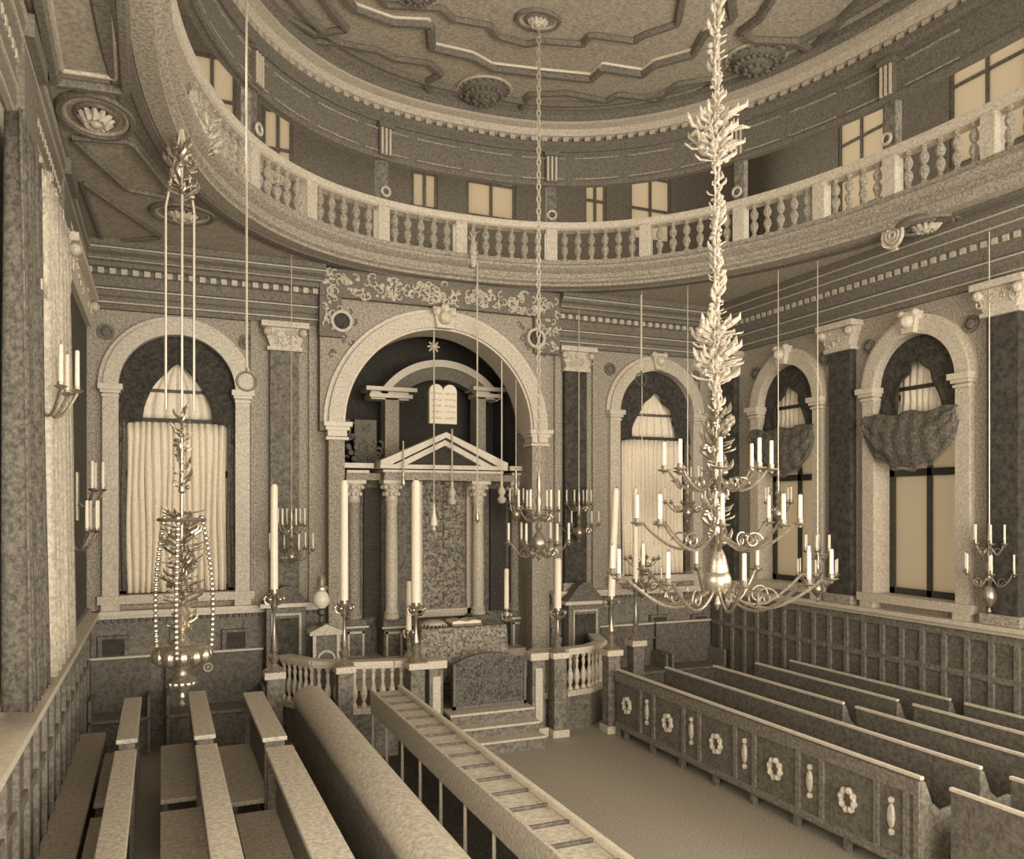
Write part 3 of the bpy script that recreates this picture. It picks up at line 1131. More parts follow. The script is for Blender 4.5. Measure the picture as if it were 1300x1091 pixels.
dn.curls(xa2 + 0.04, xb2 - 0.04, zb2 + 0.04, zt2 - 0.04, yd, 90, 0.035)
dn.build('ark_door', M['cloth'], ark)
for px in (473, 632):
    a = at(px, Y=YK + 0.08)[0]
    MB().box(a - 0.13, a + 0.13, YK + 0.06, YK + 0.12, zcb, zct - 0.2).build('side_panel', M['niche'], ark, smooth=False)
for px, n_ in ((456, 1), (503, 2)):
    pass

# ------------------------------------------------------------------ dais, steps, rail
dais = thing('dais', 'low stone dais in front of the ark with steps in the middle', 'platform', (ARC, 10.4, 0))
railL = [(1.46, 10.98), (1.75, 10.42), (2.15, 10.16), (2.66, 10.05), (3.05, 10.02)]
railR = [(4.52, 10.02), (5.0, 9.98), (5.40, 10.06), (5.75, 10.32), (5.98, 10.98)]
top = railL + railR
n = len(top)
mb = MB()
vs = [(x, y - 0.08, 0) for x, y in top] + [(x, y - 0.08, 0.44) for x, y in top]
mb.add(vs, [tuple(range(n)), tuple(range(2 * n - 1, n - 1, -1))] + [(i, (i + 1) % n, n + (i + 1) % n, n + i) for i in range(n)])
mb.box(ARC - 1.38, ARC + 1.38, 10.98, 13.05, 0.03, 0.44)
mb.build('platform_body', M['midmarble'], dais, smooth=False)
for i in range(3):
    MB().box(3.26, 4.38, 9.62 - 0.17 * i, 9.93, 0.0, 0.41 - 0.14 * i).build('step', M['midmarble'], dais, smooth=False)
    MB().box(3.25, 4.39, 9.60 - 0.17 * i, 9.93, 0.41 - 0.14 * i, 0.44 - 0.14 * i).build('step_tread', M['trimlt'], dais, smooth=False, bevel=0.006)


def resample(pts, step):
    out = [Vector(pts[0])]
    acc = 0
    for a, b in zip(pts, pts[1:]):
        a, b = Vector(a), Vector(b)
        L = (b - a).length
        d = step - acc
        while d < L:
            out.append(a + (b - a) * (d / L))
            d += step
        acc = (acc + L) % step
    return out


BAL = [(0.035, 0), (0.035, 0.03), (0.018, 0.06), (0.045, 0.16), (0.04, 0.22), (0.016, 0.32), (0.028, 0.40), (0.016, 0.43), (0.034, 0.47), (0.034, 0.5)]
for pts, lab in ((railL, 'curved stone rail of balusters at the left of the dais'), (railR, 'curved stone rail of balusters at the right of the dais')):
    r = thing('altar_rail', lab, 'railing', (pts[0][0], pts[0][1], 0.44))
    mb, mb2 = MB(), MB()
    for a, b in zip(pts, pts[1:]):
        mb.beam((*a, 1.09), (*b, 1.09), 0.17, 0.05)
        mb.beam((*a, 1.04), (*b, 1.04), 0.12, 0.04)
        mb2.beam((*a, 0.52), (*b, 0.52), 0.15, 0.075)
    mb.build('top_rail', M['edge'], r, smooth=False)
    mb2.build('bottom_rail', M['marble'], r, smooth=False)
    for q in resample(pts, 0.115):
        MB().lathe(q.x, q.y, [(a, b * 0.96) for a, b in BAL], 8, 0.52).build('baluster', M['marble'], r)

# gate posts
for x, lab in ((3.12, 'stone gate post left of the dark carved desk front'), (4.51, 'stone gate post right of the dark carved desk front')):
    g = thing('gate_post', lab, 'post', (x, 9.84, 0))
    MB().box(x - 0.09, x + 0.09, 9.75, 9.93, 0.0, 1.0).build('shaft', M['midmarble'], g, smooth=False, bevel=0.01)
    MB().box(x - 0.13, x + 0.13, 9.71, 9.93, 1.0, 1.1).build('cap', M['marble'], g, smooth=False, bevel=0.01)
    MB().box(x - 0.13, x + 0.13, 9.71, 9.94, 0.0, 0.12).build('foot', M['marble'], g, smooth=False, bevel=0.01)
    mb = MB()
    mb.box(x - 0.05, x + 0.05, 9.735, 9.755, 0.2, 0.9)
    mb.build('raised_panel', M['trimlt'], g, smooth=False)

# dark carved front (reader's desk front) with arched top, standing on the top step
t = thing('carved_screen', 'dark carved low screen with arched top above the dais steps', 'screen', (3.93, 9.86, 0.44))
mb = MB()
a0, b0 = 3.36, 4.36
pts = [(a0, 0.445), (b0, 0.445), (b0, 1.0)]
for i in range(17):
    q = i / 16
    x = b0 + (a0 - b0) * q
    pts.append((x, 1.0 + 0.13 * sin(pi * q) ** 0.8))
pts.append((a0, 1.0))
mb.prism(pts, 9.83, 9.90)
mb.build('panel', M['carved'], t, smooth=False)
mb = MB()
mb.curls(a0 + 0.06, b0 - 0.06, 0.52, 1.05, 9.83, 120, 0.04)
mb.build('leaf_carving', M['carved'], t)
mb = MB()
mb.box(a0, a0 + 0.035, 9.81, 9.835, 0.445, 1.0).box(b0 - 0.035, b0, 9.81, 9.835, 0.445, 1.0).box(a0, b0, 9.81, 9.835, 0.445, 0.49)
mb.build('border', M['wooddk'], t, smooth=False)

# table with embroidered cloth behind it
t = thing('reading_table', 'reading table under an embroidered cloth in front of the ark', 'table', (3.75, 10.55, 0.44))
mb = MB()
mb.box(3.13, 4.24, 10.33, 10.80, 1.34, 1.39)
mb.build('table_top', M['wood'], t, smooth=False)
for x in (3.2, 4.17):
    for y in (10.4, 10.73):
        MB().lathe(x, y, [(0.04, 0), (0.03, 0.1), (0.045, 0.4), (0.03, 0.6), (0.04, 0.9)], 10, 0.44).build('leg', M['wood'], t)


def tablecloth():
    mb = MB()
    vs, fs = [], []
    n = 120
    a, b, c, d = 3.09, 4.28, 10.29, 10.84
    per = []
    for i in range(n):
        q = i / n * 4
        k = int(q)
        r_ = q - k
        P = [(a, c), (b, c), (b, d), (a, d)]
        p0, p1 = P[k], P[(k + 1) % 4]
        per.append((p0[0] + (p1[0] - p0[0]) * r_, p0[1] + (p1[1] - p0[1]) * r_))
    cx, cy = (a + b) / 2, (c + d) / 2
    lv = [(0.0, 1.405), (0.0, 1.395), (1, 1.30), (2, 1.1), (3, 0.85), (3.2, 0.72)]
    for li, (k, z) in enumerate(lv):
        for i, (x, y) in enumerate(per):
            w = 0.012 * k * sin(i * 1.35)
            dx, dy = x - cx, y - cy
            l = sqrt(dx * dx + dy * dy)
            vs.append((x + dx / l * (w + 0.008 * k), y + dy / l * (w + 0.008 * k), z))
    for li in range(len(lv) - 1):
        for i in range(n):
            j = (i + 1) % n
            fs.append((li * n + i, li * n + j, (li + 1) * n + j, (li + 1) * n + i))
    fs.append(tuple(range(n)))
    mb.add(vs, fs)
    return mb


o = tablecloth().build('tablecloth', M['cloth'], angle=60)
md = o.modifiers.new('thickness', 'SOLIDIFY')
md.thickness = 0.006
tag(o, 'embroidered tablecloth draped over the reading table before the ark', 'tablecloth')
t = thing('open_book', 'open white book lying on the embroidered cloth before the ark', 'book', (3.74, 10.5, 1.41))
mb = MB()
for s in (-1, 1):
    pts = [(0, 0.0), (s * 0.2, 0.0), (s * 0.2, 0.03), (s * 0.1, 0.045), (0, 0.025)]
    mb.prism([(3.74 + x, 1.44 + z) for x, z in pts], 10.36, 10.66)
mb.build('pages', M['paper'], t, smooth=False)
MB().box(3.53, 3.95, 10.35, 10.67, 1.41, 1.44).build('cover', M['wood'], t, smooth=False)
ink = MB()
for s in (-1, 1):
    for i in range(7):
        ink.box(3.74 + s * 0.11 - 0.06, 3.74 + s * 0.11 + 0.06, 10.39 + i * 0.035, 10.40 + i * 0.035, 1.483, 1.485)
ink.build('printed_text', M['wood'], t, smooth=False)
t = thing('cushion', 'small pale fringed cushion at the left end of the reading table', 'cushion', (3.3, 10.5, 1.41))
mb = MB().ball((3.32, 10.5, 1.45), 0.16, 14, 1, 1, 0.28)
mb.build('cushion_body', M['woodlt'], t)
mb = MB()
for i in range(20):
    a = 2 * pi * i / 20
    mb.tube([(3.32 + 0.155 * cos(a), 10.5 + 0.155 * sin(a), 1.45), (3.32 + 0.18 * cos(a), 10.5 + 0.18 * sin(a), 1.415)], 0.006, 4)
mb.build('fringe', M['trimlt'], t)


# ------------------------------------------------------------------ candles
def candle_mesh(name, r, h):
    mb = MB()
    mb.lathe(0, 0, [(r * 1.05, 0), (r, 0.01), (r * 0.94, h * 0.97), (r * 0.6, h)], 10)
    return mb


cand_cache = {}


def candle(x, y, z, r, h, label, group=None, lean=(0, 0)):
    key = (r, round(h, 3))
    if key not in cand_cache:
        o = candle_mesh('candle', r, h).build('candle', M['candle'])
        w = MB().tube([(0, 0, h - 0.002), (0.002, 0, h + 0.025)], max(0.002, r * 0.12), 5).build('wick', M['wick'], o)
        cand_cache[key] = o
        c = o
    else:
        c = copy_tree(cand_cache[key])
    c.location = (x, y, z)
    c.rotation_euler = (lean[0], lean[1], 0)
    return tag(c, label, 'candle', group)


def stick_profile(H, big):
    s = big
    return [(0.11 * s, 0), (0.12 * s, 0.02), (0.06 * s, 0.06), (0.035 * s, 0.09), (0.06 * s, 0.13), (0.065 * s, 0.17), (0.03 * s, 0.20), (0.05 * s, 0.24), (0.022 * s, H * 0.5),
            (0.016 * s, H * 0.72), (0.035 * s, H * 0.76), (0.045 * s, H * 0.80), (0.022 * s, H * 0.84), (0.03 * s, H * 0.88), (0.11 * s, H * 0.93), (0.115 * s, H * 0.94), (0.05 * s, H * 0.95), (0.05 * s, H)]


def candlestick(px, ptop, pmid, pbot, Y, label, clabel, r=0.05, big=1.0, support=True, lean=(0, 0)):
    """candle from ptop to pmid, stick from pmid to pbot"""
    x, y, zb = at(px, pbot, Y=Y)
    zm = at(px, pmid, Y=Y)[2]
    zt_ = at(px, ptop, Y=Y)[2]
    if support is not False:
        zb = support
    H = zm - zb
    t = thing('candlestick', label, 'candlestick', (x, y, zb))
    MB().lathe(x, y, stick_profile(H, big), 14, zb).build('stem', M['brass'], t)
    mb = MB()
    for k in range(6):
        a = 2 * pi * k / 6
        zz = zb + H * 0.86
        mb.tube([(x + 0.03 * cos(a), y + 0.03 * sin(a), zz - 0.05), (x + 0.10 * big * cos(a), y + 0.10 * big * sin(a), zz - 0.03), (x + 0.12 * big * cos(a), y + 0.12 * big * sin(a), zz + 0.03), (x + 0.09 * big * cos(a), y + 0.09 * big * sin(a), zz + 0.05)], 0.013, 5)
        mb.ball((x + 0.115 * big * cos(a), y + 0.115 * big * sin(a), zz + 0.02), 0.022, 6)
    mb.build('petal_collar', M['brass'], t)
    candle(x, y, zm, r, zt_ - zm, clabel, None, lean)
    return x, y


# ------------------------------------------------------------------ rail pedestals carrying the candlesticks
def plinth(x, y, label, z0=0.0):
    g = thing('plinth', label, 'pedestal', (x, y, z0))
    MB().box(x - 0.09, x + 0.09, y - 0.09, y + 0.09, z0 + 0.1, 1.02).build('shaft', M['midmarble'], g, smooth=False, bevel=0.01)
    MB().box(x - 0.12, x + 0.12, y - 0.12, y + 0.12, 1.02, 1.10).build('cap', M['marble'], g, smooth=False, bevel=0.01)
    MB().box(x - 0.12, x + 0.12, y - 0.12, y + 0.12, z0, z0 + 0.1).build('foot', M['marble'], g, smooth=False, bevel=0.01)


CS = [
    (348, 615, 748, 9.85, 'tall brass candlestick at the far left, beyond the left benches', 'long white candle, leftmost of the large candles', 0.045),
    (437, 610, 762, 9.86, 'brass candlestick left of the ark in front of the dais rail', 'thick long white candle left of the ark columns', 0.05),
    (528, 610, 765, 9.75, 'large brass candlestick in front of the ark door', 'thickest long white candle, in front of the ark door', 0.06),
    (708, 709, 772, 9.72, 'brass candlestick right of the right gate post', 'short thick white candle right of the ark', 0.05),
    (776, 620, 757, 9.62, 'tall brass candlestick by the far corner of the rosette-carved pew', 'long leaning white candle at the right of the dais', 0.05),
    (807, 620, 735, 10.15, 'brass candlestick behind the leaning candle by the right pews', 'thin long white candle right of the leaning candle', 0.04),
]
PL = ['stone plinth under the leftmost candlestick', 'stone plinth under the candlestick left of the ark', 'stone plinth under the large candlestick at the gate', 'stone plinth under the candlestick right of the gate', 'stone plinth by the far corner of the rosette-carved pew', 'stone plinth behind the right pew corner']
for i, (px, a, b, Y, l1, l2, r) in enumerate(CS):
    x, y, _ = at(px, Y=Y)
    plinth(x, y, PL[i])
    candlestick(px, a, b, 0, Y, l1, l2, r, 0.95, 1.10, lean=(0, 0.05) if px == 776 else (0, 0))
candlestick(519, 738, 800, 0, 10.15, 'small brass candlestick beside the large one at the gate', 'short white candle just left of the thickest candle', 0.035, 0.6, 1.09)
x_, y_, _ = at(648, Y=10.5)
plinth_under = True
candlestick(643, 722, 782, 0, 10.56, 'small candlestick on the right end of the reading table', 'short white candle right of the ark door', 0.035, 0.6, 1.41)


# ------------------------------------------------------------------ chandeliers
def arm_pts(x, y, ang, r, zc, drop, curl):
    pts = []
    n = 12
    for i in range(n + 1):
        q = i / n
        rad = 0.03 + (r - 0.03) * q
        z = zc - drop * sin(pi * min(1, q * 1.12)) * (1 - 0.2 * q) + (0.02 if q > 0.9 else 0)
        z += -0.35 * drop * (1 - q) * curl
        pts.append((x + rad * cos(ang), y + rad * sin(ang), z))
    pts[-1] = (x + r * cos(ang), y + r * sin(ang), zc)
    return pts


def chandelier(x, y, tiers, zbot, ztop_body, ztop_rod, label, clabel, group, m='brass', armr=0.012, cr=0.013, ch=0.16, rodr=0.009, body=0.09, chain=False, phase=0.2):
    t = thing('chandelier', label, 'chandelier', (x, y, ztop_rod))
    H = ztop_body - zbot
    prof = [(0.005, 0), (0.03 * body / 0.09, H * 0.03), (0.012, H * 0.07), (body, H * 0.16), (body * 1.1, H * 0.2), (body * 0.8, H * 0.27), (body * 0.25, H * 0.33), (body * 0.5, H * 0.38), (body * 0.25, H * 0.44),
            (body * 0.6, H * 0.52), (body * 0.3, H * 0.6), (body * 0.5, H * 0.68), (body * 0.2, H * 0.75), (body * 0.35, H * 0.85), (body * 0.15, H)]
    MB().lathe(x, y, prof, 16, zbot).build('central_stem', M[m], t)
    rd = MB()
    if chain:
        z = ztop_body
        k = 0
        while z < ztop_rod:
            L = 0.085
            a = (k % 2) * pi / 2
            pts = []
            for i in range(10):
                q = 2 * pi * i / 10
                pts.append((x + 0.022 * cos(q) * cos(a), y + 0.022 * cos(q) * sin(a), z + L / 2 + L * 0.55 * sin(q)))
            rd.tube(pts, rodr * 0.8, 4, closed=True)
            z += L * 0.86
            k += 1
        rd.build('chain', M['rod'], t)
    else:
        rd.tube([(x, y, ztop_body - 0.02), (x, y, ztop_rod)], rodr, 6)
        rd.build('hanging_rod', M['rod'], t)
    for ti, (n, r, zc, drop) in enumerate(tiers):
        for k in range(n):
            a = phase + 2 * pi * k / n + (pi / n if n % 4 else 0)
            mb = MB()
            ps = arm_pts(x, y, a, r, zc, drop, 1.0)
            mb.tube(ps, armr, 6)
            ex, ey = ps[-1][0], ps[-1][1]
            # scroll on the arm
            mx, my, mz = ps[5]
            sc = []
            for i in range(17):
                q = i * 0.42
                rr = drop * 0.45 * (1 - i * 0.045)
                sc.append((mx + rr * cos(q) * cos(a), my + rr * cos(q) * sin(a), mz + drop * 0.42 + rr * sin(q)))
            mb.tube(sc, armr * 0.7, 5)
            mb.lathe(ex, ey, [(0.012, 0), (0.016, 0.015), (armr * 3.2 + 0.012, 0.03), (armr * 3.4 + 0.012, 0.038), (cr * 1.3, 0.042), (cr * 1.5, 0.07), (cr * 1.2, 0.072)], 10, zc - 0.01)
            mb.build('arm', M[m], t)
            rel = (cos(a) * RX + sin(a) * RY, cos(a) * FX + sin(a) * FY)
            side = ('right' if rel[0] > 0 else 'left') if abs(rel[0]) > 0.38 else ''
            dep = ('far' if rel[1] > 0 else 'near') if abs(rel[1]) > 0.25 else ''
            where = (dep + ' ' + side).strip() + ' side'
            ringn = '' if len(tiers) == 1 else (['lower', 'upper'][ti] if len(tiers) == 2 else ['lowest', 'middle', 'top'][ti]) + ' ring, '
            if n > 8:
                lat = sorted(range(n), key=lambda q_: cos(phase + 2 * pi * q_ / n + (pi / n if n % 4 else 0)) * RX + sin(phase + 2 * pi * q_ / n + (pi / n if n % 4 else 0)) * RY)
                nth = ['leftmost', 'second', 'third', 'fourth', 'fifth', 'sixth', 'seventh', 'eighth', 'ninth', 'rightmost'][lat.index(k)]
                candle(ex, ey, zc + 0.063, cr, ch, nth + ' candle counted from the left on the lowest ring of the ' + clabel, group)
                continue
            candle(ex, ey, zc + 0.063, cr, ch, 'candle, ' + ringn + where + ', of the ' + clabel, group)
    return t


# the great chandelier in the middle of the hall
GX, GY = 4.13, 5.50
def Zg(py):
    return at(905, py, Y=GY)[2]


tg = chandelier(GX, GY, [(10, 0.86, Zg(735), 0.20), (8, 0.64, Zg(668), 0.17), (8, 0.42, Zg(600), 0.13)], Zg(775), Zg(520), ZU,
                'great many-armed brass chandelier hanging in the middle of the hall', 'great central chandelier', 'candles of the great chandelier',
                armr=0.013, cr=0.016, ch=0.19, rodr=0.014, body=0.085, chain=True)
mb = MB()
mb.ball((GX, GY, Zg(738)), 0.115, 18)
mb.build('polished_globe', M['silver'], tg)


def foliage(mb, x, y, z0, z1, r, n, s):
    """small overlapping leaves, scrolls and buds round an upright stem"""
    for i in range(n):
        z = z0 + (z1 - z0) * (i + 0.5) / n
        a = i * 2.4 + 0.5 * sin(i * 3.1)
        rr = r * (0.65 + 0.35 * sin(i * 1.7))
        ca, sa = cos(a), sin(a)
        k = s * (0.8 + 0.4 * cos(i * 2.3))
        if i % 3:
            b_ = a + 0.25
            mb.tube([(x + rr * 0.1 * ca, y + rr * 0.1 * sa, z - k * 0.6), (x + rr * 0.45 * ca, y + rr * 0.45 * sa, z - k * 0.3), (x + rr * 0.8 * ca, y + rr * 0.8 * sa, z + k * 0.05),
                     (x + rr * cos(b_), y + rr * sin(b_), z + k * 0.45), (x + rr * 1.05 * cos(b_), y + rr * 1.05 * sin(b_), z + k * 0.9)], [k * 0.06, k * 0.16, k * 0.24, k * 0.18, k * 0.02], 6)
        else:
            mb.ball((x + rr * 0.75 * ca, y + rr * 0.75 * sa, z), k * 0.32, 8, 1, 1, 0.85)
            mb.tube([(x, y, z - k * 0.4), (x + rr * 0.75 * ca, y + rr * 0.75 * sa, z)], k * 0.08, 5)


mb = MB()
foliage(mb, GX, GY, Zg(520), Zg(250), 0.07, 190, 0.06)
foliage(mb, GX, GY, Zg(480), Zg(410), 0.20, 110, 0.085)
foliage(mb, GX, GY, Zg(250), Zg(190), 0.08, 18, 0.06)
foliage(mb, GX, GY, Zg(200), Zg(140), 0.17, 100, 0.08)
foliage(mb, GX, GY, Zg(185), Zg(150), 0.25, 50, 0.08)
foliage(mb, GX, GY, Zg(135), ZU, 0.08, 150, 0.07)
mb.build('leaf_garland', M['trimlt'], tg)
mb = MB()
foliage(mb, GX, GY, Zg(600), Zg(520), 0.14, 70, 0.08)
foliage(mb, GX, GY, Zg(690), Zg(610), 0.13, 60, 0.08)
mb.build('leaf_crown', M['brass'], tg)

# chain and chandelier before the ark
NX, NY = at(684, Y=8.95)[0], 8.95
chandelier(NX, NY, [(6, 0.36, at(684, 692, Y=NY)[2], 0.13), (6, 0.24, at(684, 650, Y=NY)[2], 0.1)], at(684, 712, Y=NY)[2], at(684, 600, Y=NY)[2], ZU,
           'brass chandelier on a long beaded chain right in front of the ark arch', 'beaded chain chandelier', 'candles of the chandelier before the ark', armr=0.011, cr=0.015, ch=0.2, chain=True, rodr=0.012)
SHORT = ['chandelier left of the ark', 'chandelier right of the beaded chain', 'low chandelier over the right pews', 'chandelier behind the great one', 'chandelier at the farther right window', 'chandelier at the right edge', 'cluster by the right ark column', 'chandelier left of the right windows']
SMALL = [
    (370, 10.4, 700, 335, 'small chandelier left of the ark pier', 0.26, 722, 6),
    (735, 9.6, 668, 352, 'small chandelier between the beaded chain and the right candles', 0.26, 690, 6),
    (815, 8.9, 738, 352, 'low chandelier hanging over the far end of the right pews', 0.34, 765, 6),
    (873, 9.6, 640, 352, 'chandelier behind the great one near the right end wall window', 0.32, 665, 6),
    (1038, 8.2, 732, 352, 'low chandelier in front of the farther right wall window', 0.26, 765, 6),
    (1256, 5.95, 730, 245, 'chandelier at the right edge in front of the dark pilaster', 0.24, 780, 6),
    (655, 10.1, 640, 352, 'small candle cluster hanging before the right ark column', 0.16, 668, 5),
    (988, 8.6, 640, 352, 'small chandelier left of the farther right wall window', 0.20, 668, 4),
]
for i, (px, Y, pc, pr, lab, r, pb, n) in enumerate(SMALL):
    if px == 655:
        Y = 11.33
    for _k in range(60):
        x, y, zc = at(px, pc, Y=Y)
        if px == 655 or (abs(x - CX) / (EA + 0.42)) ** EP + (abs(y - CY) / (EB + 0.42)) ** EP >= 1:
            break
        Y += 0.05
    r *= Y / SMALL[i][1]
    if px == 655:
        r = 0.11
    zr_ = ZC
    # inside the oval the rod climbs to the upper ceiling
    q = (abs(x - CX) / (EA + 0.4)) ** EP + (abs(y - CY) / (EB + 0.4)) ** EP
    if q < 1:
        zr_ = ZU
    if px == 655:
        zr_ = ARS + sqrt((ARR - 0.03) ** 2 - (x - ARC) ** 2) + 0.02
    tt = [(n, r, zc, 0.11)]
    if r > 0.25:
        tt.append((n, r * 0.62, zc + 0.32, 0.09))
    chandelier(x, y, tt, at(px, pb, Y=Y)[2], zc + 0.55, zr_, lab, SHORT[i], 'candles of the ' + lab, armr=0.009, cr=0.012, ch=0.17, rodr=0.0065, body=0.07)


# ------------------------------------------------------------------ hanging lamps before the ark
def pendant(px, ptop, pend, Y, label, style, top_z=None):
    x, y, zt_ = at(px, ptop, Y=Y)
    if top_z == 'arch':
        top_z = ARS + sqrt(max(0, (ARR - 0.03) ** 2 - (x - ARC) ** 2)) + 0.02
    ze_ = at(px, pend, Y=Y)[2]
    if top_z is not None:
        zt_ = top_z
    t = thing('hanging_lamp', label, 'hanging lamp', (x, y, zt_))
    body_h = {'drop': 0.40, 'bulb': 0.34, 'ring': 0.25, 'small': 0.22}[style]
    MB().tube([(x, y, ze_ + body_h), (x, y, zt_)], 0.012, 6).build('hanging_rod', M['rod'], t)
    mb = MB()
    if style == 'drop':
        mb.lathe(x, y, [(0.004, 0), (0.03, 0.03), (0.015, 0.06), (0.055, 0.09), (0.05, 0.14), (0.02, 0.3), (0.012, 0.4)], 12, ze_)
        mb.build('glass_drop', M['glass'], t)
    elif style == 'bulb':
        mb.lathe(x, y, [(0.01, 0), (0.05, 0.02), (0.07, 0.07), (0.03, 0.12), (0.05, 0.15), (0.06, 0.2), (0.02, 0.26), (0.02, 0.34)], 12, ze_)
        mb.build('silver_body', M['edge'], t)
    elif style == 'ring':
        mb.tube([(x + 0.09 * cos(a * pi / 8), y, ze_ + 0.12 + 0.09 * sin(a * pi / 8)) for a in range(16)], 0.012, 5, closed=True)
        mb.tube([(x, y, ze_ + 0.21), (x, y, ze_ + 0.27)], 0.01, 5)
        mb.build('ring_hook', M['iron'], t)
    else:
        mb.lathe(x, y, [(0.006, 0), (0.03, 0.04), (0.035, 0.08), (0.012, 0.16), (0.012, 0.22)], 10, ze_)
        mb.build('oil_cup', M['silver'], t)
    return t


pendant(551, 437, 675, 11.32, 'long glass drop lamp hanging in the middle before the ark', 'drop', 'arch')
mb = MB()
x, y, z = at(551, 440, Y=11.32)
for k in range(8):
    a = 2 * pi * k / 8
    mb.tube([(x, y, z), (x + 0.09 * cos(a), y + 0.03, z + 0.09 * sin(a))], [0.025, 0.012], 5)
mb.ball((x, y, z), 0.045, 8)
tag(mb.build('star_ornament', M['trimlt']), 'small star-shaped ornament on the rod of the middle lamp before the ark', 'ornament')
pendant(574, 545, 642, YK - 0.53, 'silver bulb lamp hanging just right of the long glass drop', 'bulb')
pendant(512, 560, 620, YK - 0.53, 'short rod lamp hanging left before the ark pediment', 'small')
pendant(637, 455, 640, 11.32, 'thin rod lamp hanging before the right ark column', 'bulb', 'arch')
# tassel weight lamp
t = pendant(606, 330, 665, 11.07, 'long rod lamp with a tasselled weight at the gallery edge', 'small', 6.5)
x, y, _ = at(601, Y=11.07)
mb = MB()
foliage(mb, x, y, at(601, 335, Y=11.07)[2], at(601, 292, Y=11.07)[2], 0.09, 26, 0.05)
mb.lathe(x, y, [(0.03, 0), (0.05, 0.1), (0.05, 0.3), (0.01, 0.45)], 10, at(601, 340, Y=11.07)[2])
mb.build('tassel_weight', M['trimlt'], t)
pendant(814, 350, 492, 10.5, 'thin rod with ring hook hanging before the window right of the ark', 'ring', 6.12)
# thick iron rod at left, from the upper ceiling
pendant(313, 0, 500, 8.35, 'thick dark iron rod hanging in front of the left gallery curve', 'ring', ZU)

# great hanging lamp at left
LX, LY, _ = at(231, Y=7.75)
def Zl(py):
    return at(231, py, Y=LY)[2]


t = thing('sanctuary_lamp', 'large ornate brass sanctuary lamp on three rods over the left benches', 'hanging lamp', (LX, LY, 6.12))
S = 150.0
mb = MB()
for dx, dy in ((-0.13, 0.03), (0.0, -0.05), (0.10, 0.05)):
    mb.tube([(LX, LY, 6.33), (LX + dx, LY + dy, 5.6), (LX + dx, LY + dy, Zl(520))], 0.011, 6)
mb.build('hanging_rod', M['rod'], t)
mb = MB()
foliage(mb, LX, LY, 5.70, 6.15, 0.15, 60, 0.09)
mb.build('top_foliage', M['brass'], t)
mb = MB()
mb.lathe(LX, LY, [(0.01, 0), (0.02, 0.1), (0.012, 0.5), (0.03, 0.52), (0.02, 0.6), (0.012, 1.0)], 10, Zl(700))
foliage(mb, LX, LY, Zl(620), Zl(520), 0.09, 50, 0.06)
mb.build('middle_spindle', M['brass'], t)
mb = MB()
foliage(mb, LX, LY, Zl(765), Zl(650), 0.19, 150, 0.07)
mb.tube([(LX + 0.19 * cos(a * pi / 10), LY + 0.19 * sin(a * pi / 10), Zl(660)) for a in range(20)], 0.016, 5, closed=True)
mb.build('crown', M['brass'], t)
for k in range(3):
    a = 2 * pi * k / 3 + 0.35
    ch = MB()
    n_ = 26
    for i in range(n_ + 1):
        q = i / n_
        rad = 0.18 + 0.05 * sin(q * pi) + 0.08 * q
        zz = Zl(658) + (Zl(830) - Zl(658)) * q
        ch.ball((LX + rad * cos(a), LY + rad * sin(a), zz), 0.022, 6)
        if i < n_:
            q2 = (i + 1) / n_
            r2 = 0.18 + 0.05 * sin(q2 * pi) + 0.08 * q2
            ch.tube([(LX + rad * cos(a), LY + rad * sin(a), zz), (LX + r2 * cos(a), LY + r2 * sin(a), Zl(658) + (Zl(830) - Zl(658)) * q2)], 0.008, 4)
    ch.build('beaded_chain', M['silver'], t)
zb = Zl(898)
B = Zl(815) - zb
mb = MB()
mb.lathe(LX, LY, [(0.008, 0), (0.03, B * .05), (0.012, B * .10), (0.03, B * .16), (0.022, B * .22), (0.10, B * .32), (0.125, B * .42), (0.06, B * .50), (0.05, B * .55), (0.13, B * .62), (0.215, B * .76), (0.235, B * .86), (0.20, B * .93), (0.11, B * .97), (0.10, B * 1.0), (0.05, B * 1.06), (0.03, B * 1.15), (0.012, B * 1.3)], 22, zb)
for k in range(12):
    a = 2 * pi * k / 12
    mb.ball((LX + 0.205 * cos(a), LY + 0.205 * sin(a), zb + B * .80), 0.055, 7, 1, 1, 1.3)
    mb.ball((LX + 0.10 * cos(a), LY + 0.10 * sin(a), zb + B * .37), 0.03, 6)
mb.build('lobed_bowl', M['brass'], t)
mb = MB()
mb.lathe(LX, LY, [(0.07, 0), (0.10, 0.03), (0.05, 0.08), (0.08, 0.14), (0.03, 0.2)], 12, Zl(800))
foliage(mb, LX, LY, Zl(800), Zl(770), 0.13, 14, 0.06)
mb.build('inner_cup', M['silver'], t)

# ------------------------------------------------------------------ gallery balustrade
bal = thing('gallery_balustrade', 'oval pale balustrade of the women gallery', 'balustrade', (CX, CY, ZG))
p = [(0.0, 7.06), (-0.03, 7.08), (-0.05, 7.13), (-0.05, 7.16), (0.16, 7.16), (0.16, 7.06)]
oval_ring(p, 'hand_rail', M['marble'], bal)
p = [(-0.01, 6.54), (-0.01, 6.62), (0.13, 6.62), (0.13, 6.54)]
oval_ring(p, 'bottom_rail', M['wall'], bal)
